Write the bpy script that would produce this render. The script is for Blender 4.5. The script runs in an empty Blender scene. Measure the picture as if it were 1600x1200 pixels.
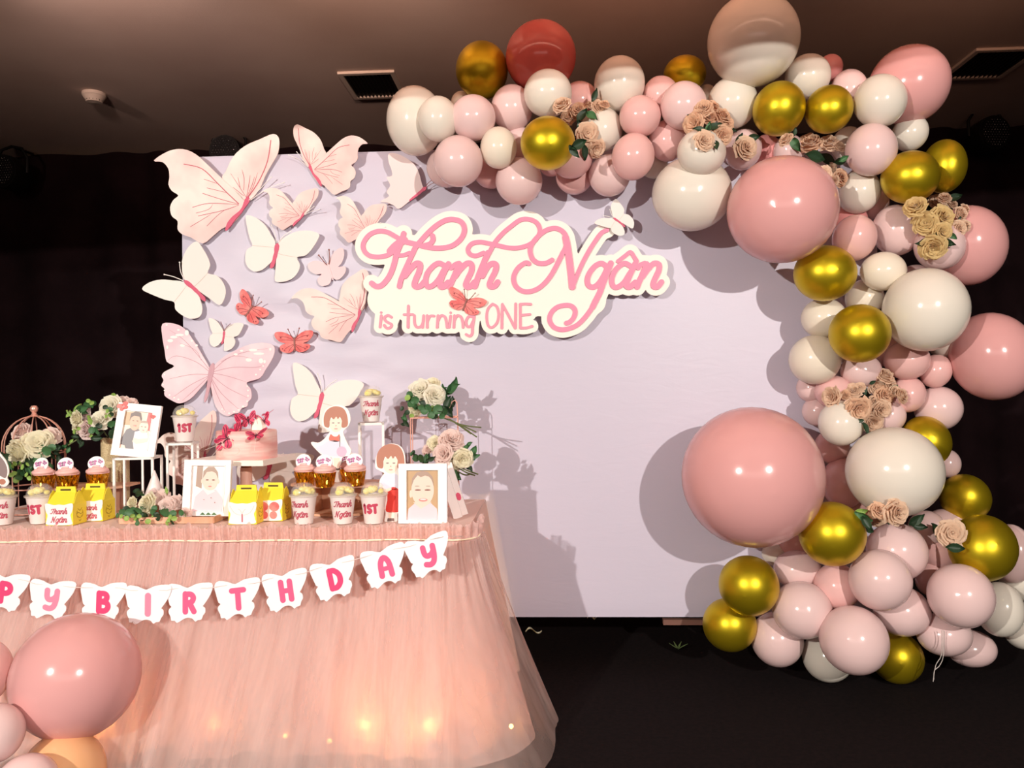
import bpy, math, random
import numpy as np
from mathutils import Vector, Matrix, geometry, noise
C = bpy.context.scene.collection
SC = bpy.context.scene
rnd = random.Random(7)
PI = math.pi
R = math.radians

# ------------------------------------------------------------- camera, world, lights, exposure
F = 1200.0
CAM = Vector((0, 0, 1.24))
ROT = Matrix.Rotation(R(2.8), 3, 'Z') @ Matrix.Rotation(R(90.35), 3, 'X') @ Matrix.Rotation(-0.0145, 3, 'Z')
cd = bpy.data.cameras.new('camera')
cam = bpy.data.objects.new('camera', cd)
C.objects.link(cam)
cam.matrix_world = Matrix.Translation(CAM) @ ROT.to_4x4()
cd.sensor_width = 36
cd.lens = 27
cd.clip_start = 0.05
SC.camera = cam
SC.view_settings.view_transform = 'Standard'
SC.view_settings.look = 'None'
SC.view_settings.gamma = 1
SC.view_settings.use_curve_mapping = False
SC.view_settings.exposure = 0.0
world = bpy.data.worlds.new('world')
SC.world = world
world.use_nodes = True
world.node_tree.nodes['Background'].inputs[0].default_value = (1.0, 0.62, 0.5, 1)
world.node_tree.nodes['Background'].inputs[1].default_value = 0.05


def lamp(name, kind, loc, target, energy, color, **kw):
    d = bpy.data.lights.new(name, kind)
    d.energy = energy
    d.color = color
    for k, v in kw.items():
        setattr(d, k, v)
    o = bpy.data.objects.new(name, d)
    C.objects.link(o)
    o.location = loc
    o.rotation_euler = (Vector(target) - Vector(loc)).to_track_quat('-Z', 'Y').to_euler()
    return o


SPOT = 850
lamp('hall_spotlight', 'SPOT', (-2.75, -2.2, 2.42), (0.1, 3.3, 1.0), SPOT * 1.0, (1.0, 0.95, 0.86), spot_size=R(85), spot_blend=0.5, shadow_soft_size=0.035)
lamp('hall_spotlight', 'SPOT', (1.95, -2.2, 2.42), (0.1, 3.3, 1.0), SPOT * 0.9, (1.0, 0.94, 0.86), spot_size=R(85), spot_blend=0.5, shadow_soft_size=0.035)
lamp('added_ceiling_fill', 'AREA', (-0.2, 2.3, 2.95), (-0.2, 2.6, 3.3), 22, (1.0, 0.58, 0.42), shape='RECTANGLE', size=5.0, size_y=0.12)  # unseen strip added to brighten the ceiling from below
for x_, e_, c_ in ((-3.6, 80, (1.0, .70, .58)), (-2.2, 160, (1.0, .70, .60)), (-0.9, 130, (1.0, .64, .50)), (0.4, 75, (1.0, .48, .31)), (2.2, 40, (1.0, .5, .33))):
    lamp('added_ceiling_wash', 'SPOT', (x_, 2.4, 2.88), (x_, 3.75, 3.42), e_, c_, spot_size=R(62), spot_blend=1.0, shadow_soft_size=0.08)  # added spots, give the ceiling its bright-to-dark falloff
lamp('added_warm_fill', 'AREA', (0.0, -3.2, 1.9), (0.0, 3.3, 1.3), 40, (1.0, 0.74, 0.68), shape='RECTANGLE', size=5.0, size_y=1.2)  # added warm fill for the shaded sides, no fixture there

YB = 3.45      # front face of the backdrop
TT = 0.75      # table top height
TF, TBK = 2.72, 3.40   # table front / back
TR = -0.295    # table right end


def ray(px, py):
    return ROT @ Vector(((px - 800) / F, (600 - py) / F, -1))


def at(px, py, Y):
    d = ray(px, py)
    return CAM + d * (Y / d.y)


def on(px, py, z):
    d = ray(px, py)
    return CAM + d * ((z - CAM.z) / d.z)


def atx(px, Y, z):
    """world x of the pixel column px for a point at depth Y and height z"""
    p = at(px, 700, Y)
    for _ in range(2):
        v = ROT.transposed() @ (Vector((p.x, Y, z)) - CAM)
        cur = 800 + F * v.x / -v.z
        p = Vector((p.x + (px - cur) * (-v.z) / F, Y, z))
    return p.x


# ------------------------------------------------------------- materials
def lin(c):
    return tuple(((v / 255) / 12.92 if v / 255 <= 0.04045 else ((v / 255 + 0.055) / 1.055) ** 2.4) for v in c) + (1,)


MATS = {}


def mat(name, rgb, rough=0.6, metal=0.0, spec=0.5, noise_amt=0.0, noise_scale=20, rgb2=None, bump=0.0, bump_scale=40, coat=0.0,
        sheen=0.0, emit=None, emit_s=0.0, transl=0.0, alpha=1.0):
    if name in MATS:
        return MATS[name]
    m = bpy.data.materials.new(name)
    MATS[name] = m
    m.use_nodes = True
    nt = m.node_tree
    b = nt.nodes['Principled BSDF']
    out = nt.nodes['Material Output']
    b.inputs['Base Color'].default_value = lin(rgb)
    b.inputs['Roughness'].default_value = rough
    b.inputs['Metallic'].default_value = metal
    b.inputs['Specular IOR Level'].default_value = spec
    b.inputs['Coat Weight'].default_value = coat
    b.inputs['Sheen Weight'].default_value = sheen
    tc = nt.nodes.new('ShaderNodeTexCoord')
    if rgb2 is not None or noise_amt:
        n = nt.nodes.new('ShaderNodeTexNoise')
        n.inputs['Scale'].default_value = noise_scale
        n.inputs['Detail'].default_value = 3
        nt.links.new(tc.outputs['Object'], n.inputs['Vector'])
        mx = nt.nodes.new('ShaderNodeMix')
        mx.data_type = 'RGBA'
        mx.inputs[6].default_value = lin(rgb)
        mx.inputs[7].default_value = lin(rgb2 if rgb2 is not None else tuple(v * (1 - noise_amt) for v in rgb))
        rp = nt.nodes.new('ShaderNodeValToRGB')
        rp.color_ramp.elements[0].position = 0.38
        rp.color_ramp.elements[1].position = 0.62
        nt.links.new(n.outputs['Fac'], rp.inputs['Fac'])
        nt.links.new(rp.outputs['Color'], mx.inputs[0])
        nt.links.new(mx.outputs[2], b.inputs['Base Color'])
    if bump:
        n2 = nt.nodes.new('ShaderNodeTexNoise')
        n2.inputs['Scale'].default_value = bump_scale
        n2.inputs['Detail'].default_value = 4
        nt.links.new(tc.outputs['Object'], n2.inputs['Vector'])
        bp = nt.nodes.new('ShaderNodeBump')
        bp.inputs['Strength'].default_value = bump
        bp.inputs['Distance'].default_value = 0.01
        nt.links.new(n2.outputs['Fac'], bp.inputs['Height'])
        nt.links.new(bp.outputs['Normal'], b.inputs['Normal'])
    if emit is not None:
        b.inputs['Emission Color'].default_value = lin(emit)
        b.inputs['Emission Strength'].default_value = emit_s
    last = b.outputs[0]
    if transl:
        t = nt.nodes.new('ShaderNodeBsdfTranslucent')
        t.inputs[0].default_value = lin(rgb)
        ms = nt.nodes.new('ShaderNodeMixShader')
        ms.inputs[0].default_value = transl
        nt.links.new(last, ms.inputs[1])
        nt.links.new(t.outputs[0], ms.inputs[2])
        last = ms.outputs[0]
    if alpha < 1:
        t = nt.nodes.new('ShaderNodeBsdfTransparent')
        ms = nt.nodes.new('ShaderNodeMixShader')
        ms.inputs[0].default_value = alpha
        nt.links.new(t.outputs[0], ms.inputs[1])
        nt.links.new(last, ms.inputs[2])
        last = ms.outputs[0]
    nt.links.new(last, out.inputs[0])
    return m


# ------------------------------------------------------------- mesh building
class MB:
    def __init__(self):
        self.v = []
        self.f = []
        self.m = []
        self.uv = None
        self.bias = 0.0

    def add(self, verts, faces, mi=0):
        o = len(self.v)
        self.v.extend([Vector(p) for p in verts])
        self.f.extend([tuple(i + o for i in fc) for fc in faces])
        self.m.extend([mi] * len(faces))
        return self

    def box(self, c, s, rot=None, mi=0):
        vs = []
        for x in (-.5, .5):
            for y in (-.5, .5):
                for z in (-.5, .5):
                    p = Vector((x * s[0], y * s[1], z * s[2]))
                    if rot is not None:
                        p = rot @ p
                    vs.append(Vector(c) + p)
        return self.add(vs, [(0, 1, 3, 2), (4, 6, 7, 5), (0, 4, 5, 1), (2, 3, 7, 6), (0, 2, 6, 4), (1, 5, 7, 3)], mi)

    def tube(self, pts, r, n=8, mi=0, closed=False):
        pts = [Vector(p) for p in pts]
        N = len(pts)
        rs = r if isinstance(r, (list, tuple)) else [r] * N
        vs = []
        prev = None
        for i, p in enumerate(pts):
            if closed:
                t = (pts[(i + 1) % N] - pts[i - 1])
            else:
                t = pts[min(i + 1, N - 1)] - pts[max(i - 1, 0)]
            t.normalize()
            ref = prev if prev is not None else (Vector((0, 0, 1)) if abs(t.z) < .9 else Vector((1, 0, 0)))
            a = ref - t * ref.dot(t)
            if a.length < 1e-6:
                a = t.orthogonal()
            a.normalize()
            prev = a
            b = t.cross(a)
            for k in range(n):
                th = 2 * PI * k / n
                vs.append(p + (a * math.cos(th) + b * math.sin(th)) * rs[i])
        fs = []
        for i in range(N if closed else N - 1):
            j = (i + 1) % N
            for k in range(n):
                k2 = (k + 1) % n
                fs.append((i * n + k, i * n + k2, j * n + k2, j * n + k))
        if not closed:
            fs.append(tuple(range(n - 1, -1, -1)))
            fs.append(tuple((N - 1) * n + k for k in range(n)))
        return self.add(vs, fs, mi)

    def lathe(self, prof, n=32, c=(0, 0, 0), mi=0, wob=None):
        vs = []
        c = Vector(c)
        for i, (r, z) in enumerate(prof):
            for k in range(n):
                th = 2 * PI * k / n
                rr = r * (wob(th, i) if wob else 1)
                vs.append(c + Vector((rr * math.cos(th), rr * math.sin(th), z)))
        fs = []
        for i in range(len(prof) - 1):
            for k in range(n):
                k2 = (k + 1) % n
                fs.append((i * n + k, i * n + k2, (i + 1) * n + k2, (i + 1) * n + k))
        if prof[0][0] > 1e-5:
            fs.append(tuple(range(n - 1, -1, -1)))
        if prof[-1][0] > 1e-5:
            fs.append(tuple((len(prof) - 1) * n + k for k in range(n)))
        return self.add(vs, fs, mi)

    def prism(self, loop2, mapf, thick, mi=0):
        """closed 2-D outline -> slab; mapf(x, y) gives the front point, thick is the offset to the back"""
        p2 = [Vector((x, y, 0)) for x, y in loop2]
        tris = geometry.tessellate_polygon([p2])
        n = len(p2)
        fr = [mapf(x, y) for x, y in loop2]
        off = Vector(thick)
        vs = fr + [p + off for p in fr]
        fs = [tuple(t) for t in tris] + [tuple(i + n for i in reversed(t)) for t in tris]
        for i in range(n):
            j = (i + 1) % n
            fs.append((i, j, j + n, i + n))
        return self.add(vs, fs, mi)

    def ribbon(self, pts, w, mapf, thick=None, mi=0, cap=True):
        """stroke of width w (number or list) through 2-D pts"""
        n = len(pts)
        ws = list(w) if isinstance(w, (list, tuple)) else [w] * n
        P = [Vector((p[0], p[1])) for p in pts]
        T = []
        for i in range(n):
            t = P[min(i + 1, n - 1)] - P[max(i - 1, 0)]
            if t.length < 1e-9:
                t = Vector((1, 0))
            T.append(t.normalized())
        rows = []
        if cap:
            for a in (0.0, 0.38, 0.71, 0.92):
                h = ws[0] / 2
                s = math.sqrt(max(0, 1 - a * a)) if a else 1
                rows.append((P[0] - T[0] * h * math.sqrt(1 - a * a), T[0], h * max(a, 0.02)))
        for i in range(n):
            rows.append((P[i], T[i], ws[i] / 2))
        if cap:
            for a in (0.92, 0.71, 0.38, 0.0):
                h = ws[-1] / 2
                rows.append((P[-1] + T[-1] * h * math.sqrt(1 - a * a), T[-1], h * max(a, 0.02)))
        L = []
        for p, t, h in rows:
            nn = Vector((-t.y, t.x))
            L.append((p + nn * h, p - nn * h))
        m = len(L)
        fr = []
        for pr in L:
            self.bias += 3.5e-6   # overlapping strokes never share a plane
            fr += [mapf(q.x, q.y) + Vector((0, -self.bias, 0)) for q in pr]
        fs = [(2 * i, 2 * i + 2, 2 * i + 3, 2 * i + 1) for i in range(m - 1)]
        if thick is None:
            return self.add(fr, fs, mi)
        off = Vector(thick)
        k = len(fr)
        vs = fr + [p + off for p in fr]
        for i in range(m - 1):
            fs.append((2 * i, 2 * i + k, 2 * i + 2 + k, 2 * i + 2))
            fs.append((2 * i + 1, 2 * i + 3, 2 * i + 3 + k, 2 * i + 1 + k))
        fs.append((0, 1, 1 + k, k))
        fs.append((2 * m - 2, 2 * m - 2 + k, 2 * m - 1 + k, 2 * m - 1))
        return self.add(vs, fs, mi)

    def grid(self, fn, nu, nv, mi=0, closed_u=False, keepuv=False):
        vs = []
        uvs = []
        for i in range(nu + (0 if closed_u else 1)):
            for j in range(nv + 1):
                vs.append(fn(i / nu, j / nv))
                uvs.append((i / nu, j / nv))
        fs = []
        cnt = nu if closed_u else nu + 1
        for i in range(nu):
            a, b = i % cnt, (i + 1) % cnt
            for j in range(nv):
                fs.append((a * (nv + 1) + j, b * (nv + 1) + j, b * (nv + 1) + j + 1, a * (nv + 1) + j + 1))
        if keepuv:
            self.uv = uvs
        return self.add(vs, fs, mi)

    def ball(self, c, r, n=16, mi=0, sc=(1, 1, 1)):
        prof = [(math.sin(PI * i / (n // 2)), -math.cos(PI * i / (n // 2))) for i in range(n // 2 + 1)]
        o = len(self.v)
        self.lathe(prof, n, (0, 0, 0), mi)
        for i in range(o, len(self.v)):
            p = self.v[i]
            self.v[i] = Vector((c[0] + p.x * r * sc[0], c[1] + p.y * r * sc[1], c[2] + p.z * r * sc[2]))
        return self

    def shift(self, d):
        d = Vector(d)
        self.v = [p + d for p in self.v]
        return self

    def xf(self, M):
        self.v = [M @ p for p in self.v]
        return self

    def mesh(self, name, mats, smooth=True, angle=42):
        me = bpy.data.meshes.new(name)
        me.from_pydata([tuple(p) for p in self.v], [], self.f)
        for m in (mats if isinstance(mats, (list, tuple)) else [mats]):
            me.materials.append(m)
        if max(self.m, default=0) > 0:
            me.polygons.foreach_set('material_index', self.m)
        if self.uv:
            l = me.uv_layers.new(name='uv')
            arr = [0.0] * (len(me.loops) * 2)
            for i, lp in enumerate(me.loops):
                arr[2 * i], arr[2 * i + 1] = self.uv[lp.vertex_index]
            l.data.foreach_set('uv', arr)
        if smooth:
            me.shade_smooth()
            me.set_sharp_from_angle(angle=R(angle))
        me.update()
        return me


def obj(name, mb, mats, parent=None, smooth=True, angle=42):
    me = mb.mesh(name, mats, smooth, angle) if isinstance(mb, MB) else mb
    o = bpy.data.objects.new(name, me)
    C.objects.link(o)
    if parent is not None:
        o.parent = parent
    return o


def tag(o, label=None, cat=None, group=None, kind=None):
    if label:
        o['label'] = label
    if cat:
        o['category'] = cat
    if group:
        o['group'] = group
    if kind:
        o['kind'] = kind
    return o


def thing(name, label, cat, loc=(0, 0, 0), rot=(0, 0, 0), group=None):
    o = bpy.data.objects.new(name, None)
    C.objects.link(o)
    o.empty_display_size = 0.05
    o.location = loc
    o.rotation_euler = rot
    return tag(o, label, cat, group)


def wpart(name, mb, mats, root, **kw):
    """mb in world coordinates under an unrotated root"""
    return obj(name, mb.shift(-root.location), mats, root, **kw)


def copy_thing(o, loc, rot=None, label=None, group=None):
    r = o.copy()
    C.objects.link(r)
    r.location = loc
    if rot is not None:
        r.rotation_euler = rot
    if label:
        r['label'] = label
    if group:
        r['group'] = group
    for ch in o.children:
        c = ch.copy()
        C.objects.link(c)
        c.parent = r
        for g in ch.children:
            d = g.copy()
            C.objects.link(d)
            d.parent = c
    return r


def crom(pts, n=6, closed=False):
    out = []
    N = len(pts)
    rng = range(N) if closed else range(N - 1)
    for i in rng:
        if closed:
            p0, p1, p2, p3 = pts[i - 1], pts[i], pts[(i + 1) % N], pts[(i + 2) % N]
        else:
            p0, p1, p2, p3 = pts[max(i - 1, 0)], pts[i], pts[i + 1], pts[min(i + 2, N - 1)]
        for k in range(n):
            t = k / n
            out.append(tuple(0.5 * (2 * b + (c - a) * t + (2 * a - 5 * b + 4 * c - d) * t * t + (3 * b - a - 3 * c + d) * t ** 3)
                             for a, b, c, d in zip(p0, p1, p2, p3)))
    if not closed:
        out.append(tuple(pts[-1]))
    return out
# ------------------------------------------------------------- the room
ZC = 3.3
m_floor = mat('black_carpet', (15, 8, 10), rough=0.95, spec=0.15, rgb2=(25, 15, 16), noise_scale=60, bump=0.5, bump_scale=300)
m_wall = mat('black_curtain', (30, 18, 21), rough=0.95, spec=0.1, rgb2=(38, 24, 27), noise_scale=3, bump=0.3, bump_scale=30)
m_ceil = mat('ceiling_paint', (226, 206, 194), rough=0.9, spec=0.2, rgb2=(218, 196, 184), noise_scale=1.2, bump=0.15, bump_scale=250)
m_dark = mat('black_metal', (12, 10, 11), rough=0.5)
X0, X1, Y0, Y1 = -5.2, 5.2, -6.0, 6.4


def struct(name, mb, m, parent=None, **kw):
    o = obj(name, mb, m, parent, **kw)
    if parent is None:
        o['kind'] = 'structure'
    return o


struct('floor', MB().box(((X0 + X1) / 2, (Y0 + Y1) / 2, -0.05), (X1 - X0, Y1 - Y0, 0.1)), m_floor)
struct('ceiling', MB().box(((X0 + X1) / 2, (Y0 + Y1) / 2, ZC + 0.05), (X1 - X0, Y1 - Y0, 0.1)), m_ceil)
curt = MB()
curt.grid(lambda u, v: Vector((X0 + (X1 - X0) * u, Y1 - 0.03 - 0.05 * math.sin(u * 150 + 2 * math.sin(u * 31)) * 0.6, ZC * v)), 500, 1)
struct('wall_back', curt, m_wall, angle=80)
struct('wall_left', MB().box((X0 - .05, (Y0 + Y1) / 2, ZC / 2), (0.1, Y1 - Y0, ZC)), m_wall)
struct('wall_right', MB().box((X1 + .05, (Y0 + Y1) / 2, ZC / 2), (0.1, Y1 - Y0, ZC)), m_wall)
m_front = mat('hall_wall', (120, 100, 95), rough=0.8)
struct('wall_front', MB().box(((X0 + X1) / 2, Y0 - .05, ZC / 2), (X1 - X0, 0.1, ZC)), m_front)
# unseen black cloth added before the stage so that its hem cuts the spotlights off
cutoff_mb = MB()


def hem(x):
    return 2.432 + (x + 1.5) * 0.036


cutoff_mb.grid(lambda u, v: Vector((X0 + (X1 - X0) * u, 1.9 + 0.012 * math.sin(u * 260), ZC - (ZC - hem(X0 + (X1 - X0) * u)) * v)), 400, 4)
struct('light_cutoff_1', cutoff_mb, m_wall, angle=80)

# ceiling vents, smoke detector
m_vent = mat('vent_frame', (235, 220, 205), rough=0.5)
m_vdark = mat('vent_slat', (22, 14, 13), rough=0.6)


def vent(corners, label):
    P = [on(x, y, ZC) for x, y in corners]          # far-left, far-right, near-right, near-left
    c = sum(P, Vector()) / 4
    w = (P[1] - P[0]).length
    d = abs(P[0].y - P[3].y)
    t = thing('ceiling_vent', label, 'vent', (c.x, c.y, ZC))
    sh = (P[0].x - P[3].x) * 0
    fr = MB()
    b = 0.03
    for s in (-1, 1):
        fr.box((0, s * (d / 2 - b / 2), -0.008), (w, b, 0.016))
        fr.box((s * (w / 2 - b / 2), 0, -0.008), (b, d - 2 * b, 0.016))
    obj('frame', fr, m_vent, t)
    obj('duct_opening', MB().box((0, 0, -0.001), (w - 2 * b, d - 2 * b, 0.002)), mat('duct_black', (5, 4, 4)), t)
    n = 12
    for i in range(n):
        x = -w / 2 + b + (w - 2 * b) * (i + .5) / n
        obj('slat', MB().box((x, 0, -0.009), (0.004, d - 2 * b, 0.018), Matrix.Rotation(R(25), 3, 'Y')), m_vdark, t)
    return t


vent([(552, 152), (634, 150), (628, 109), (518, 112)], 'square ceiling vent above the butterflies, left of the gold balloon')
vent([(1478, 122), (1575, 119), (1625, 72), (1508, 76)], 'square ceiling vent at the right edge, beside the large pink balloon')
p = on(147, 146, ZC)
sd = thing('smoke_detector', 'round smoke detector on the ceiling at upper left', 'smoke detector', (p.x, p.y, ZC))
obj('base', MB().lathe([(0.075, 0), (0.075, -0.02), (0.07, -0.025)], 32), m_vent, sd)
obj('dome', MB().lathe([(0.07, -0.025), (0.055, -0.05), (0.05, -0.062), (0.0, -0.066)], 32), m_vent, sd)
sl = MB()
for k in range(16):
    a = 2 * PI * k / 16
    sl.box((0.053 * math.cos(a), 0.053 * math.sin(a), -0.048), (0.004, 0.004, 0.014), Matrix.Rotation(a, 3, 'Z'))
obj('slot', sl, m_vdark, sd)['kind'] = 'stuff'

# stage lamps hanging at the back, unlit
m_lens = mat('lamp_lens', (40, 38, 42), rough=0.15, spec=0.8)


def stage_lamp(px, py, Y, rpx, label, yaw):
    c = at(px, py, Y)
    r = rpx * Y / F
    t = thing('stage_lamp', label, 'stage light', c, (0, 0, yaw), 'unlit lamps hung at the back of the stage')
    obj('housing', MB().lathe([(r * 1.12, -0.02), (r * 1.15, 0.02), (r * 1.1, 0.12), (r * .8, 0.2), (r * .3, 0.24)], 32).xf(Matrix.Rotation(R(-90), 4, 'X')), m_dark, t)
    lens = obj('lens_plate', MB().lathe([(0.0, 0), (r, 0), (r, 0.015), (0, 0.015)], 32).xf(Matrix.Rotation(R(-90), 4, 'X') @ Matrix.Translation((0, 0, -.03))), m_dark, t)
    bb = MB()
    n = 5
    for i in range(-n, n + 1):
        for j in range(-n, n + 1):
            x = (i + (j % 2) * .5) * r * 0.19
            z = j * r * 0.165
            if math.hypot(x, z) < r * .92:
                bb.ball((x, -0.032, z), r * .06, 8)
    obj('lens_cell', bb, m_lens, lens)['kind'] = 'stuff'
    y = MB()
    y.tube([(-r * 1.2, .08, 0), (-r * 1.25, .08, r), (-r * .8, .08, r * 1.7), (0, .08, r * 1.9), (r * .8, .08, r * 1.7), (r * 1.25, .08, r), (r * 1.2, .08, 0)], 0.012)
    y.tube([(0, .08, r * 1.9), (0, Y1 - .1 - c.y, r * 1.9)], 0.01)
    obj('bracket', y, m_dark, t)
    return t


stage_lamp(352, 236, 6.0, 22, 'black stage lamp just above the board, behind the largest top butterfly', 0)
stage_lamp(6, 268, 6.0, 24, 'black stage lamp cut by the left edge of the photo', R(-8))
stage_lamp(1552, 208, 6.0, 23, 'black stage lamp with a dotted lens, right of the garland', R(8))

# ------------------------------------------------------------- backdrop board
m_banner = mat('lavender_vinyl', (205, 197, 214), rough=0.42, spec=0.45)
nt = m_banner.node_tree
b = nt.nodes['Principled BSDF']
tc = nt.nodes.new('ShaderNodeTexCoord')
mp = nt.nodes.new('ShaderNodeMapping')
mp.inputs['Scale'].default_value = (3.0, 3.0, 9.0)
n1 = nt.nodes.new('ShaderNodeTexNoise')
n1.inputs['Scale'].default_value = 2.2
n1.inputs['Detail'].default_value = 5
n1.inputs['Distortion'].default_value = 1.2
nt.links.new(tc.outputs['Object'], mp.inputs['Vector'])
nt.links.new(mp.outputs['Vector'], n1.inputs['Vector'])
wv = nt.nodes.new('ShaderNodeTexWave')
wv.inputs['Scale'].default_value = 60
wv.inputs['Distortion'].default_value = 0.4
nt.links.new(tc.outputs['Object'], wv.inputs['Vector'])
ad = nt.nodes.new('ShaderNodeMath')
ad.operation = 'MULTIPLY_ADD'
ad.inputs[1].default_value = 0.012
nt.links.new(wv.outputs['Fac'], ad.inputs[0])
nt.links.new(n1.outputs['Fac'], ad.inputs[2])
bp = nt.nodes.new('ShaderNodeBump')
bp.inputs['Strength'].default_value = 0.07
bp.inputs['Distance'].default_value = 0.012
nt.links.new(ad.outputs[0], bp.inputs['Height'])
nt.links.new(bp.outputs['Normal'], b.inputs['Normal'])

tl = at(284, 247, YB)
bl = at(790, 963, YB)
BX0, BZ1, BZ0 = tl.x, tl.z, bl.z
BX1 = BX0 + 3.12
board = thing('backdrop_board', 'lavender vinyl backdrop board behind the table, on black feet', 'backdrop', ((BX0 + BX1) / 2, YB + .03, 0))
bw = MB()


def bfront(u, v):
    x = BX0 + (BX1 - BX0) * u
    z = BZ0 + (BZ1 - BZ0) * v
    e = min(u, 1 - u, v * .66, (1 - v) * .66) * 3.1
    # a few crumples of the stretched vinyl
    w = 0.009 * noise.noise(Vector((x * 5, z * 14, 1.3))) * math.exp(-((x + 1.05) ** 2 + (z - 1.55) ** 2) * 3)
    k = 0.004 * math.exp(-e * 40)
    return Vector((x, YB + k + w, z))


bw.grid(bfront, 120, 90)
for s, x in ((-1, BX0), (1, BX1)):
    bw.box((x + s * .002, YB + .02, (BZ0 + BZ1) / 2), (.004, .034, BZ1 - BZ0))
for s, z in ((-1, BZ0), (1, BZ1)):
    bw.box(((BX0 + BX1) / 2, YB + .02, z + s * .002), (BX1 - BX0, .034, .004))
wpart('vinyl_banner', bw, m_banner, board, angle=30)
fr = MB()
for z in (BZ0 + .03, (BZ0 + BZ1) / 2, BZ1 - .03):
    fr.box(((BX0 + BX1) / 2, YB + .055, z), (BX1 - BX0 - .02, .03, .03))
for x in (BX0 + .03, (BX0 + BX1) / 2, BX1 - .03):
    fr.box((x, YB + .055, (BZ0 + BZ1) / 2), (.03, .03, BZ1 - BZ0 - .02))
wpart('frame', fr, m_dark, board)
for x in (BX0 + .15, BX1 - .15):
    f = MB()
    f.box((x, YB + .09, BZ0 / 2 + .3), (.04, .04, BZ0 + .6))
    f.box((x, YB + .2, .015), (.04, .6, .03))
    wpart('leg', f, m_dark, board)
pk = on(1078, 967, .10)
pb = at(1078, 971, YB + .03)
tag(obj('wooden_batten', MB().box((pb.x, pb.y, pb.z), (.24, .03, .024)), mat('raw_wood', (120, 82, 70), rough=.7)), 'short brown wooden batten under the bottom edge of the board', 'batten')

# little things dropped on the floor
m_petal = mat('fallen_petal', (238, 232, 205), rough=.6)


def petal(px, py, l, ang, label, z=.012):
    p = on(px, py, z)
    mb = MB()
    mb.grid(lambda u, v: Vector(((u - .5) * l, (v - .5) * l * .45 * math.sin(PI * min(max(u, .04), .96)), .015 * math.sin(u * 6) + .012 * abs(v - .5))), 8, 4)
    o = obj('petal', mb.xf(Matrix.Translation((0, 0, .004))), m_petal)
    o.location = (p.x, p.y, z)
    o.rotation_euler = (0, 0, ang)
    tag(o, label, 'petal')


petal(834, 988, .085, .3, 'pale petal on the black floor right beside the table skirt')
petal(925, 966, .06, .6, 'pale petal scrap just under the middle of the board')
sp = on(1060, 1014, .01)
t = thing('leaf_sprig', 'tiny green sprig lying alone on the black floor', 'sprig', sp)
for a in (0.2, 1.1, 1.9, 2.7, 4.4):
    obj('leaf', MB().ribbon([(0, 0), (.02, .002), (.045, 0)], [.004, .009, .002], lambda x, y, a=a: Vector((x * math.cos(a) - y * math.sin(a), x * math.sin(a) + y * math.cos(a), x * .45)), (0, 0, .001)), mat('sprig_green', (110, 130, 80)), t)
# ------------------------------------------------------------- butterflies on the board
m_cream = mat('cream_foam', (244, 236, 230), rough=.6, spec=.3)
m_blush = mat('blush_print', (248, 232, 224), rough=.55, spec=.3, rgb2=(234, 200, 196), noise_scale=5)
m_bedge = mat('foam_edge', (214, 196, 186), rough=.8)
m_rose = mat('rose_print', (212, 84, 116), rough=.55)
m_vein = mat('vein_print', (196, 78, 98), rough=.55)
m_mona = mat('monarch_print', (248, 222, 228), rough=.55, rgb2=(236, 200, 210), noise_scale=6)
m_monv = mat('monarch_vein', (206, 160, 172), rough=.55)
m_white = mat('white_print', (252, 246, 242), rough=.55)
m_coral = mat('coral_print', (226, 98, 98), rough=.55, rgb2=(240, 138, 132), noise_scale=25)
m_corv = mat('coral_mark', (150, 40, 52), rough=.55)
m_brown = mat('brown_print', (150, 92, 84), rough=.6)
m_palep = mat('faint_pink_card', (242, 214, 218), rough=.6)
m_fold = mat('plain_blush_card', (248, 224, 222), rough=.6)


def affine(src, dst):
    A = np.array([[s[0], s[1], 1] for s in src], float)
    X = np.linalg.solve(A, np.array(dst, float))
    return lambda x, y: (float(x * X[0, 0] + y * X[1, 0] + X[2, 0]), float(x * X[0, 1] + y * X[1, 1] + X[2, 1]))


T1 = dict(anchors=[(90, 315), (595, 795), (945, 140)], head=(735, 585), tail=(595, 795), bw=[14, 34, 30, 18, 20, 30, 34, 14],
          body=[(742, 570), (738, 590), (728, 610), (712, 640), (690, 672), (645, 715), (615, 755), (592, 795)],
          wings=[[(90, 315), (190, 250), (290, 235), (380, 270), (470, 350), (565, 440), (640, 510), (725, 600), (700, 680), (640, 750), (560, 790), (500, 840), (430, 890),
                  (350, 850), (285, 825), (255, 790), (255, 735), (215, 700), (203, 640), (225, 590), (260, 557), (215, 525), (192, 480), (198, 430), (190, 370), (150, 325)],
                 [(565, 440), (590, 390), (640, 290), (720, 215), (830, 165), (920, 130), (960, 165), (953, 260), (910, 340), (870, 410), (820, 520), (760, 590), (725, 600), (640, 510)]],
          veins=[([(300, 340), (425, 372), (530, 470), (600, 540), (680, 615)], 6), ([(440, 445), (530, 475)], 3), ([(460, 505), (595, 538)], 3), ([(430, 543), (560, 585), (680, 618)], 4),
                 ([(360, 640), (480, 612), (680, 622)], 4), ([(385, 680), (470, 655), (500, 620)], 3), ([(400, 700), (580, 660), (680, 625)], 4), ([(345, 775), (420, 730), (485, 690)], 3), ([(460, 770), (530, 700), (582, 660)], 3),
                 ([(735, 575), (700, 520), (625, 405)], 3), ([(715, 520), (718, 440), (702, 377)], 3), ([(690, 500), (675, 432)], 3), ([(735, 570), (750, 490), (760, 418)], 3), ([(738, 570), (775, 480), (790, 430)], 3),
                 ([(742, 572), (780, 500), (812, 400)], 3), ([(745, 572), (820, 460), (880, 320), (903, 175)], 6), ([(715, 560), (640, 500)], 3)],
          ant=[[(750, 590), (840, 500), (905, 430)], [(765, 590), (870, 515), (995, 467)]])
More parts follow.
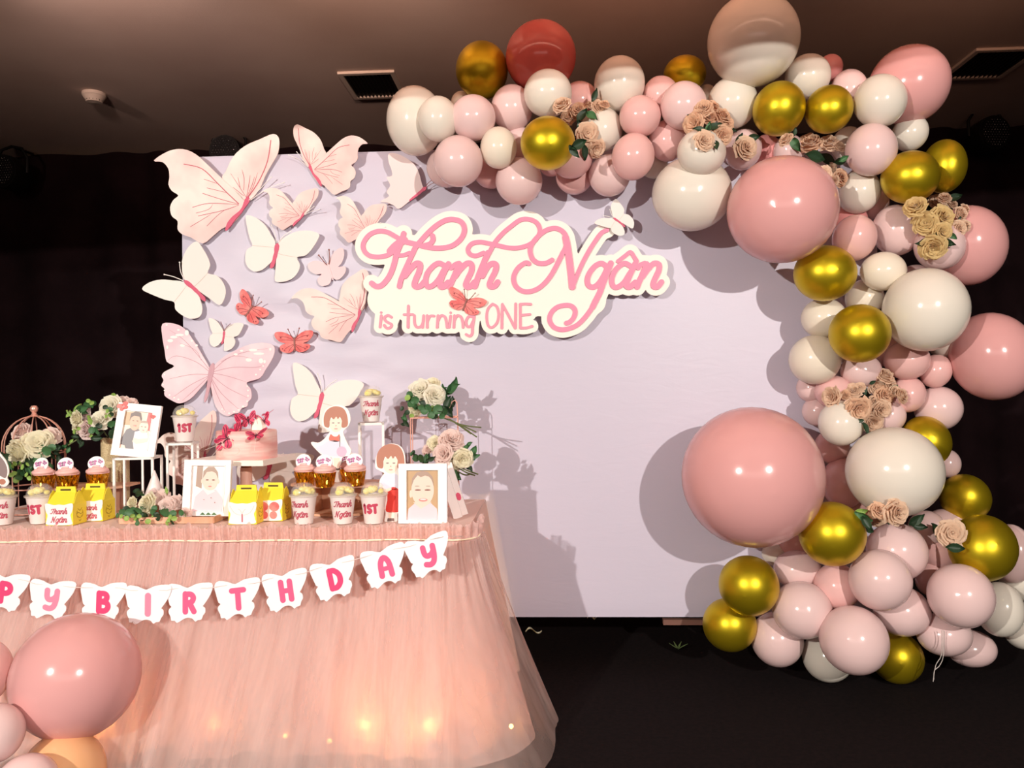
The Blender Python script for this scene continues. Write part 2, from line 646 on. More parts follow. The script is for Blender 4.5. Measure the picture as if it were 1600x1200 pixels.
T2 = dict(anchors=[(728, 697), (905, 1055), (1237, 825)], head=(945, 890), tail=(905, 1055), bw=[12, 30, 32, 24, 27, 22, 25, 30, 16],
          body=[(948, 893), (946, 905), (942, 930), (938, 955), (932, 980), (925, 1005), (919, 1025), (910, 1045), (904, 1056)],
          wings=[[(935, 890), (905, 830), (865, 765), (800, 712), (732, 695), (735, 760), (755, 850), (775, 905), (735, 935), (725, 1000), (740, 1050), (785, 1085), (840, 1075), (890, 1035), (915, 1000)],
                 [(955, 890), (1010, 840), (1080, 808), (1170, 802), (1237, 825), (1225, 870), (1180, 940), (1140, 975), (1085, 987), (1105, 1040), (1090, 1090), (1050, 1135), (985, 1157), (932, 1150), (935, 1080), (940, 1000)]],
          veins=[([(775, 905), (850, 912), (925, 918)], 3), ([(950, 960), (1010, 975), (1085, 987)], 3)],
          ant=[[(943, 885), (930, 820), (908, 765)], [(955, 885), (990, 840), (1042, 806)]])
T3 = dict(anchors=[(150, 338), (520, 910), (925, 490)], head=(490, 640), tail=(445, 870), bw=[16, 34, 36, 30, 24, 22, 20, 10],
          body=[(500, 618), (494, 640), (486, 680), (478, 720), (470, 770), (462, 810), (452, 850), (444, 878)],
          wings=[[(478, 650), (430, 560), (370, 460), (300, 370), (230, 336), (150, 338), (148, 420), (165, 520), (180, 600), (232, 632), (165, 670), (145, 700), (158, 730), (142, 765), (165, 790), (165, 835), (215, 870), (270, 890), (340, 862), (410, 790), (465, 720)],
                 [(492, 650), (560, 580), (640, 530), (760, 480), (870, 470), (928, 500), (918, 570), (870, 650), (825, 715), (735, 745), (762, 790), (768, 850), (745, 880), (738, 910), (700, 925), (680, 955), (640, 962), (610, 978), (560, 960), (520, 910), (495, 820), (480, 720)]],
          veins=[([(480, 660), (400, 560), (300, 450), (200, 380)], 4), ([(470, 665), (380, 600), (250, 560), (190, 590)], 4), ([(470, 690), (350, 690), (200, 720)], 4), ([(470, 700), (350, 760), (220, 850)], 4), ([(465, 710), (380, 790), (290, 870)], 4),
                 ([(500, 665), (600, 580), (740, 530), (880, 510)], 4), ([(505, 670), (640, 640), (800, 640), (860, 620)], 4), ([(500, 680), (600, 700), (730, 740)], 4), ([(500, 700), (600, 780), (740, 850)], 4), ([(490, 710), (560, 820), (680, 930)], 4), ([(490, 720), (530, 830), (590, 950)], 4), ([(420, 590), (380, 520), (270, 470)], 3), ([(560, 600), (650, 560), (780, 580)], 3)],
          spots=[(230, 430, 26, 10), (270, 415, 30, 9), (320, 400, 14, 20), (205, 455, 20, 12), (290, 488, 18, 10), (185, 500, 8, 12), (355, 455, 8, 8), (388, 488, 10, 8), (262, 380, 10, 6), (180, 345, 8, 5),
                 (780, 520, 30, 10), (820, 545, 38, 9), (750, 588, 22, 13), (835, 595, 16, 18), (860, 600, 9, 12), (660, 550, 14, 8), (700, 525, 12, 7), (830, 655, 7, 6), (850, 630, 6, 6), (800, 690, 7, 6), (900, 515, 8, 10),
                 (740, 770, 5, 6), (745, 800, 6, 7), (745, 838, 6, 7), (740, 876, 6, 6), (712, 912, 9, 8), (680, 935, 7, 6), (648, 948, 8, 6), (614, 958, 7, 5), (585, 945, 6, 5), (565, 930, 5, 5),
                 (155, 760, 5, 5), (165, 800, 5, 6), (200, 832, 7, 6), (232, 850, 7, 6), (262, 862, 7, 6), (165, 690, 5, 5)], ant=[])
T4 = dict(anchors=[(928, 405), (1068, 530), (1196, 390)], head=(1064, 437), tail=(1068, 525), bw=[6, 11, 11, 10, 10, 8],
          body=[(1064, 432), (1065, 445), (1066, 465), (1067, 485), (1068, 505), (1069, 524)],
          wings=[[(1061, 446), (1035, 418), (990, 396), (945, 394), (928, 408), (938, 440), (970, 465), (1005, 474), (972, 488), (966, 512), (985, 534), (1030, 540), (1055, 525), (1065, 500)],
                 [(1067, 446), (1092, 415), (1130, 390), (1172, 382), (1196, 392), (1190, 425), (1160, 458), (1128, 472), (1170, 480), (1174, 502), (1150, 522), (1110, 535), (1082, 525), (1070, 500)]],
          veins=[([(1058, 450), (1010, 430), (960, 425)], 3), ([(1058, 455), (1010, 450), (960, 450)], 3), ([(1060, 480), (1020, 500), (990, 525)], 3), ([(1062, 485), (1040, 510), (1025, 535)], 3),
                 ([(1072, 450), (1120, 425), (1170, 415)], 3), ([(1072, 455), (1120, 450), (1170, 445)], 3), ([(1072, 480), (1120, 500), (1150, 512)], 3), ([(1072, 485), (1095, 510), (1110, 530)], 3)],
          dots=[(972, 434, 6, 6), (1157, 422, 5, 5), (985, 512, 5, 5), (1000, 525, 4, 4), (1155, 498, 5, 5), (1140, 512, 4, 4)],
          ant=[[(1058, 440), (1042, 415), (1022, 376)], [(1072, 440), (1088, 412), (1100, 368)]])
T6 = dict(anchors=[(960, 225), (1050, 720), (1250, 520)], head=(1285, 530), tail=(1145, 640), bw=[14, 34, 22, 24, 20, 18, 12],
          body=[(1288, 528), (1272, 542), (1250, 560), (1225, 582), (1200, 602), (1170, 625), (1145, 645)],
          wings=[[(960, 225), (1060, 240), (1170, 310), (1222, 390), (1252, 500), (1262, 550), (1150, 645), (1050, 720), (1000, 690), (940, 665), (885, 660), (905, 640), (960, 608), (937, 570), (968, 520), (962, 490), (938, 440), (985, 425), (980, 370), (955, 300)]],
          veins=[], ant=[[(1285, 525), (1305, 495), (1337, 468)], [(1292, 532), (1320, 510), (1357, 490)]])


def butterfly(T, dst, label, wing_m, body_m, vein_m=None, base=.022, lift=.20, Y0=YB, ant_m=None, cat='paper butterfly', group='butterflies on the backdrop board', name='foam_butterfly', zoomf=None, src=None, thick=.004):
    A = affine(src or T['anchors'], dst)
    hx, hy = A(*T['head'])
    tx, ty = A(*T['tail'])
    ax = Vector((tx - hx, ty - hy)).normalized()
    sc = Y0 / F

    def side_of(pts):
        q = [A(x, y) for x, y in pts]
        d = sum((x - hx) * ax.y - (y - hy) * ax.x for x, y in q)
        return 1 if d > 0 else -1

    planes = {}
    for s_ in (1, -1):
        P1, P2 = at(hx, hy, Y0 - base), at(tx, ty, Y0 - base)
        P3 = at(hx + s_ * ax.y * 100, hy - s_ * ax.x * 100, Y0 - base - lift * 100 * sc)
        planes[s_] = (P1, (P2 - P1).cross(P3 - P1))

    def mf(side, e=0.0):
        P1, nn = planes[side]

        def g(x, y):
            d = ray(*A(x, y))
            return CAM + d * (nn.dot(P1 - CAM) / nn.dot(d)) + Vector((0, -e, 0))
        return g
    hp = at((hx + tx) / 2, (hy + ty) / 2, Y0)
    t = thing(name, label, cat, hp, group=group)
    unit = math.hypot(tx - hx, ty - hy) / math.hypot(T['tail'][0] - T['head'][0], T['tail'][1] - T['head'][1])
    for k, w in enumerate(T['wings']):
        mb = MB()
        mb.prism(crom(w, 3, True), mf(side_of(w)), (0, thick, 0))
        # white foam edge stays under the print
        wpart('wing', mb, wing_m, t, smooth=False)
    mb = MB()
    n = len(T['body'])
    mb.ribbon(crom(T['body'], 3), [np.interp(i / 3, range(n), T['bw']) for i in range(3 * (n - 1) + 1)], lambda x, y: (lambda q: at(q[0], q[1], Y0 - base - .004))(A(x, y)), (0, .006, 0))
    wpart('body', mb, body_m, t, smooth=False)
    if T['veins'] and vein_m:
        mb = MB()
        for pts, w in T['veins']:
            pp = crom(pts, 4)
            mb.ribbon(pp, [w * (1.0 if i < len(pp) * .7 else .6) for i in range(len(pp))] if w < 5 else w, mf(side_of(pts), .0007))
        wpart('vein_pattern', mb, vein_m, t, smooth=False)
    for key, mm, e in (('spots', m_white, .0012), ('dots', m_corv, .0012)):
        if T.get(key):
            mb = MB()
            for x, y, rx, ry in T[key]:
                loop = [(x + rx * math.cos(a * PI / 5), y + ry * math.sin(a * PI / 5)) for a in range(10)]
                mb.prism(loop, mf(side_of(loop), e), (0, .0004, 0))
            wpart('spot_pattern', mb, mm, t, smooth=False)['kind'] = 'stuff'
    for a in T['ant']:
        mb = MB()
        pp = crom(a, 5)
        pts = [at(*A(*q), Y0 - base - .003 - .02 * (i / len(pp))) for i, q in enumerate(pp)]
        rr = max(2.6 * unit * sc, .0012)
        mb.tube(pts, rr, 6)
        mb.ball(pts[-1], rr * 2.0, 8)
        wpart('antenna', mb, ant_m or body_m, t)
    return t


Z1 = lambda x, y: (220 + x * .225, 180 + y * .225)
Z2 = lambda x, y: (220 + x * .225, 430 + y * .225)
Z3 = lambda x, y: (440 + x * .175, 200 + y * .175)
butterfly(T1, [Z1(90, 315), Z1(595, 795), Z1(945, 140)], 'largest blush butterfly, standing over the top left corner of the board', m_blush, m_rose, m_vein, ant_m=m_white)
butterfly(T1, [Z1(1575, 195), Z1(1250, 490), Z1(1072, 70)], 'blush butterfly over the top edge of the board, second from the left', m_blush, m_rose, m_vein, ant_m=m_white)
butterfly(T1, [Z1(850, 528), Z1(1058, 768), Z1(1228, 512)], 'small blush butterfly with fine veins right above the cream butterfly', m_blush, m_rose, m_vein, ant_m=m_white, base=.03)
butterfly(T1, [Z3(485, 625), Z3(690, 1000), Z3(935, 685)], 'blush butterfly touching the upper left swirl of the name sign', m_blush, m_rose, m_vein, ant_m=m_white, base=.045)
butterfly(T1, [Z2(1045, 160), Z2(1470, 390), Z2(1560, -40)], 'pale veined butterfly beside the lower left end of the name sign', m_blush, m_rose, m_vein, ant_m=m_brown, base=.025)
butterfly(T1, [(243, 693), (308, 742), (335, 642)], 'pale veined butterfly half hidden behind the white stand and first cup', m_blush, m_rose, m_vein, ant_m=m_white, base=.02)
butterfly(T2, [Z1(728, 697), Z1(905, 1055), Z1(1237, 825)], 'plain cream butterfly with pink body, left of the name sign', m_cream, m_rose, m_bedge, ant_m=m_white, base=.02, lift=.12)
butterfly(T2, [Z2(8, 100), Z2(440, 172), Z2(385, -235)], 'plain cream butterfly sticking out over the left edge of the board', m_cream, m_rose, m_bedge, ant_m=m_white, base=.03, lift=.12)
butterfly(T2, [Z2(1056, 610), Z2(1210, 985), Z2(1547, 752)], 'plain cream butterfly just behind the upper paper girl', m_cream, m_rose, m_bedge, ant_m=m_white, base=.02, lift=.12)
butterfly(T2, [Z2(470, 300), Z2(563, 475), Z2(712, 338)], 'tiny cream butterfly above the big mauve spotted one', m_cream, m_rose, m_bedge, ant_m=m_brown, base=.018)
butterfly(T2, [(366, 690), (414, 748), (490, 712)], 'cream butterfly mostly hidden behind the cake stand', m_cream, m_rose, m_bedge, ant_m=m_white, base=.015, lift=.08)
butterfly(T3, [Z2(150, 338), Z2(520, 910), Z2(925, 490)], 'big mauve pink butterfly with white spots, at the left edge of the board', m_mona, m_monv, m_monv, base=.025, lift=.1)
butterfly(T4, [Z2(700, 98), Z2(722, 288), Z2(890, 268)], 'small coral butterfly with raised left wing, nearer the left edge', m_coral, m_brown, m_corv, ant_m=m_brown, base=.02, group='coral butterflies')
butterfly(T4, [Z2(928, 405), Z2(1068, 530), Z2(1196, 390)], 'small coral butterfly with level wings, below the cream one', m_coral, m_brown, m_corv, ant_m=m_brown, base=.02, group='coral butterflies')
butterfly({k: v for k, v in T4.items() if k != 'dots'}, [Z1(1158, 1045), Z1(1335, 1150), Z1(1405, 925)], 'small faint pink butterfly just left of the name sign', m_palep, m_palep, None, ant_m=m_brown, base=.012)
butterfly(T6, [Z3(960, 225), Z3(1050, 720), Z3(1250, 520)], 'plain folded blush butterfly at the top, left of the garland end', m_fold, m_rose, None, ant_m=m_brown, base=.035, lift=.25)

# ------------------------------------------------------------- name sign
m_pink = mat('sign_pink', (238, 142, 172), rough=.5, spec=.4)
m_pinkt = mat('sign_small_pink', (234, 152, 172), rough=.5, spec=.4)
m_sign = mat('sign_white', (250, 243, 232), rough=.55, spec=.35)
YS = YB - .05
ZA = lambda x, y: (545 + x / 8, 325 + y / 8)
ZB = lambda x, y: (700 + x / 8, 325 + y / 8)
ZCc = lambda x, y: (860 + x / 8, 325 + y / 8)
ZD = lambda x, y: (570 + x / 8, 440 + y / 8)
ZE = lambda x, y: (740 + x * .1375, 430 + y * .1375)
n_a = [([(1275, 750), (1300, 730), (1340, 700), (1380, 690)], 60), ([(1380, 700), (1330, 820), (1285, 920), (1258, 985)], 72), ([(1325, 860), (1390, 770), (1470, 695), (1530, 700), (1535, 780), (1490, 880), (1462, 950), (1475, 985), (1520, 980), (1570, 925)], 70)]
h_low = [([(700, 850), (770, 760), (840, 695), (888, 705), (880, 790), (838, 890), (820, 960), (850, 985), (900, 970), (945, 920)], 72)]
a_a = [([(1190, 715), (1120, 690), (1040, 740), (975, 830), (960, 930), (995, 985), (1060, 960), (1130, 880), (1185, 780)], 66), ([(1245, 700), (1190, 800), (1150, 900), (1140, 970), (1180, 985), (1240, 930)], 72)]
SIGN = [
    ('T', ZA, [([(685, 320), (655, 420), (600, 560), (570, 680), (530, 800), (480, 890), (410, 965), (345, 980), (285, 940)], 68),
               ([(550, 545), (480, 590), (370, 610), (260, 595), (190, 530), (182, 440), (250, 340), (360, 290), (480, 300), (600, 365), (700, 420)], 58),
               ([(520, 540), (575, 480), (640, 430), (690, 400)], 95), ([(600, 590), (680, 590), (760, 560)], 52)]),
    ('h', ZA, [([(700, 420), (850, 455), (1000, 492), (1150, 500), (1290, 472), (1400, 385), (1445, 280), (1420, 190), (1350, 150), (1240, 145), (1120, 200), (1000, 300), (900, 410), (840, 480), (790, 580), (740, 690), (690, 800), (650, 900), (632, 980)], 64),
               ([(1045, 345), (1050, 400), (1010, 450), (930, 470)], 62)] + h_low),
    ('a', ZA, a_a), ('n', ZA, n_a),
    ('h', ZB, [([(445, 560), (350, 597), (275, 575), (250, 510), (300, 445), (400, 425), (520, 445), (640, 472), (760, 497), (880, 497), (1010, 460), (1105, 385), (1150, 285), (1110, 185), (1010, 140), (900, 150), (780, 235), (680, 320), (590, 425), (525, 540), (470, 650), (420, 760), (370, 880), (335, 980)], 56),
               ([(500, 560), (440, 700), (380, 850), (335, 980)], 72),
               ([(430, 850), (490, 740), (550, 695), (600, 710), (590, 790), (540, 890), (518, 960), (545, 985), (590, 970), (620, 925)], 70)]),
    ('N', ZB, [([(1010, 695), (970, 685), (890, 735), (835, 815), (820, 900), (855, 985), (940, 1040), (1040, 1040), (1150, 990), (1260, 880), (1340, 750), (1420, 590), (1475, 480), (1488, 400), (1445, 305), (1360, 255), (1260, 265), (1170, 315), (1085, 400), (1035, 480), (1030, 560), (1060, 640), (1130, 688), (1220, 690), (1300, 650)], 60),
               ([(1470, 370), (1490, 470), (1510, 600), (1535, 800), (1553, 985)], 84), ([(1558, 985), (1610, 850), (1680, 690), (1760, 540), (1850, 400), (1920, 310), (1990, 275)], 54)]),
    ('g', ZCc, [([(705, 735), (640, 692), (560, 725), (490, 810), (460, 900), (480, 970), (540, 988), (610, 935), (675, 830), (715, 740)], 68), ([(755, 690), (705, 820), (655, 950), (615, 1060), (570, 1150), (525, 1240)], 74),
                ([(525, 1240), (450, 1345), (350, 1450), (250, 1500), (140, 1520), (40, 1485), (-10, 1400), (10, 1310), (85, 1240), (190, 1215), (270, 1230), (310, 1290), (290, 1370), (240, 1425), (200, 1438)], 60)]),
    ('a', ZCc, [([(1000, 725), (930, 692), (850, 735), (790, 815), (765, 905), (785, 975), (840, 988), (920, 930), (990, 820)], 66), ([(1065, 690), (1005, 810), (965, 905), (950, 970), (995, 985), (1060, 930)], 72)]),
    ('circumflex', ZCc, [([(845, 665), (930, 600), (1000, 552), (1045, 610), (1080, 665)], 50)]),
    ('n', ZCc, [([(1098, 750), (1130, 710), (1180, 690)], 60), ([(1205, 700), (1155, 820), (1110, 920), (1085, 985)], 72), ([(1150, 860), (1215, 770), (1290, 695), (1355, 705), (1355, 780), (1310, 880), (1285, 950), (1300, 985), (1345, 980), (1388, 925)], 70)]),
]
SMALL = [
    ('i', ZD, [([(205, 425), (190, 568)], 34), ([(203, 385), (203, 387)], 30)]),
    ('s', ZD, [([(332, 445), (290, 422), (245, 450), (265, 495), (330, 535), (320, 572), (275, 582), (242, 545)], 34)]),
    ('t', ZD, [([(545, 305), (540, 570)], 34), ([(492, 412), (600, 410)], 32)]),
    ('u', ZD, [([(620, 425), (622, 520), (650, 568), (700, 560), (730, 500), (735, 425)], 34), ([(735, 425), (722, 572)], 34)]),
    ('r', ZD, [([(780, 425), (780, 572)], 34), ([(780, 500), (812, 435), (865, 430)], 34)]),
    ('n', ZD, [([(915, 425), (905, 572)], 34), ([(910, 500), (950, 428), (1000, 440), (1020, 500), (1028, 572)], 34)]),
    ('i', ZD, [([(1072, 430), (1055, 572)], 34), ([(1072, 387), (1072, 389)], 30)]),
    ('n', ZD, [([(1120, 425), (1112, 572)], 34), ([(1115, 500), (1150, 428), (1200, 440), (1222, 500), (1228, 572)], 34)]),
    ('g', ZD, [([(1352, 440), (1295, 440), (1265, 500), (1280, 558), (1320, 558), (1350, 500)], 34), ([(1368, 435), (1348, 560), (1342, 650), (1310, 680), (1268, 660)], 34)]),
    ('O', ZE, [([(215, 327), (165, 380), (148, 470), (165, 570), (210, 593), (265, 540), (285, 450), (265, 360), (215, 327)], 31)]),
    ('N', ZE, [([(327, 330), (320, 600)], 31), ([(327, 330), (400, 465), (470, 600)], 31), ([(478, 325), (475, 600)], 31)]),
    ('E', ZE, [([(530, 330), (532, 600)], 31), ([(530, 330), (590, 327), (650, 330)], 31), ([(540, 455), (640, 445)], 31), ([(532, 600), (600, 598), (665, 580)], 31)]),
]
sp0 = at(800, 430, YS)
sign = thing('name_sign', 'large white cut-out name sign with raised pink script, on the board', 'sign', sp0)
samples = []
for grp, pad, wsc, m_l, e in ((SIGN, 9.0, .125, m_pink, .006), (SMALL, 7.6, None, m_pinkt, .004)):
    for li, (nm, zf, strokes) in enumerate(grp):
        mb = MB()
        mb.bias = .0007 * (li % 3)
        for pts, w in strokes:
            s = .1375 if zf is ZE else .125
            pp = [zf(*q) for q in crom(pts, 7)]
            mb.ribbon(pp, w * s, lambda x, y: at(x, y, YS - .012 - e), (0, e + .002, 0))
            for q in pp:
                samples.append((q[0], q[1], w * s / 2 + pad))
        wpart('letter', mb, m_l, sign, smooth=False)
for (x0, y0, x1, y1, r) in ((600, 468, 835, 468, 26), (640, 400, 1000, 430, 18), (600, 500, 612, 498, 12), (836, 470, 870, 470, 24), (870, 455, 925, 470, 22)):
    for k in range(40):
        samples.append((x0 + (x1 - x0) * k / 39, y0 + (y1 - y0) * k / 39, r))
S = np.array(samples, dtype=np.float32)
gx = np.arange(535, 1065, 1.5, dtype=np.float32)
gy = np.arange(315, 555, 1.5, dtype=np.float32)
GX, GY = np.meshgrid(gx, gy)
D = np.full(GX.shape, 1e9, np.float32)
for i in range(0, len(S), 60):
    s = S[i:i + 60]
    d = np.sqrt((GX[..., None] - s[:, 0]) ** 2 + (GY[..., None] - s[:, 1]) ** 2) - s[:, 2]
    D = np.minimum(D, d.min(-1))
segs = {}
H, W = D.shape


def crossing(a, b):
    (i0, j0), (i1, j1) = a, b
    t = D[i0, j0] / (D[i0, j0] - D[i1, j1])
    return (gx[j0] + (gx[j1] - gx[j0]) * t, gy[i0] + (gy[i1] - gy[i0]) * t)


adj = {}
pos = {}
for i in range(H - 1):
    for j in range(W - 1):
        cs = [(i, j), (i, j + 1), (i + 1, j + 1), (i + 1, j)]
        ins = [D[c] < 0 for c in cs]
        if all(ins) or not any(ins):
            continue
        ks = []
        for k in range(4):
            if ins[k] != ins[(k + 1) % 4]:
                key = tuple(sorted((cs[k], cs[(k + 1) % 4])))
                pos[key] = crossing(*key)
                ks.append(key)
        for a, b in zip(ks[::2], ks[1::2]):
            adj.setdefault(a, []).append(b)
            adj.setdefault(b, []).append(a)
loops = []
seen = set()
for k0 in list(adj):
    if k0 in seen:
        continue
    loop = [k0]
    seen.add(k0)
    cur = k0
    while True:
        nx = [k for k in adj[cur] if k not in seen]
        if not nx:
            break
        cur = nx[0]
        seen.add(cur)
        loop.append(cur)
    loops.append([pos[k] for k in loop])
loops.sort(key=len, reverse=True)
outline = [(float(x), float(y)) for x, y in loops[0][::2]]
mb = MB()
mb.prism(outline, lambda x, y: at(x, y, YS - .012), (0, .012, 0))
wpart('backing_panel', mb, m_sign, sign, smooth=False)
spc = MB()
for x, y in ((600, 400), (760, 420), (880, 400), (1010, 440), (640, 495), (800, 495)):
    p = at(x, y, YS)
    spc.box((p.x, (YS + YB) / 2, p.z), (.03, YB - YS, .03))
wpart('foam_spacer', spc, m_sign, sign)
butterfly(T4, [(703, 449), (722.5, 486), (761, 471)], 'small coral butterfly stuck on the white name sign', m_coral, m_brown, m_corv, Y0=YS - .012, base=.006, lift=.12, ant_m=m_brown, group='coral butterflies')
butterfly(T2, [(929, 349), (976, 354), (962, 311)], 'small cream butterfly perched on the top stroke of the name sign', m_cream, m_rose, m_bedge, Y0=YS - .012, base=.012, lift=.2, ant_m=m_white)
# ------------------------------------------------------------- balloons
BC = dict(W=(238, 229, 216), P=(240, 207, 205), K=(242, 192, 188), B=(229, 168, 166), R=(216, 104, 96), G=None, C=(244, 232, 214), D=(238, 160, 158), O=(250, 190, 140), L=(222, 205, 186))
BM = {}
for k, c in BC.items():
    if k == 'G':
        BM[k] = mat('gold_balloon', (198, 172, 30), rough=.38, metal=.8, spec=.5)
    else:
        BM[k] = mat('balloon_' + k, c, rough=.16, spec=.5, transl=.12)


def balloon_mesh(key, tail=1.0):
    prof = []
    n = 22
    for i in range(n + 1):
        a = PI * i / n
        r = math.sin(a)
        z = math.cos(a)
        prof.append((r, z))
    out = []
    for r, z in prof:
        if z < -.80:
            t = (-.80 - z) / .20
            r = max(.6 * (1 - t) ** 1.25 * (1 + .1 * t), .05)
            z = -.80 - t * .42
        out.append((r, z))
    out[0] = (0, 1)
    out += [(.05, -1.25), (.11, -1.32), (.12, -1.34), (.0, -1.32)]
    return MB().lathe(out, 40).mesh('balloon', BM[key], True, 60)


BMESH = {k: balloon_mesh(k) for k in BC}
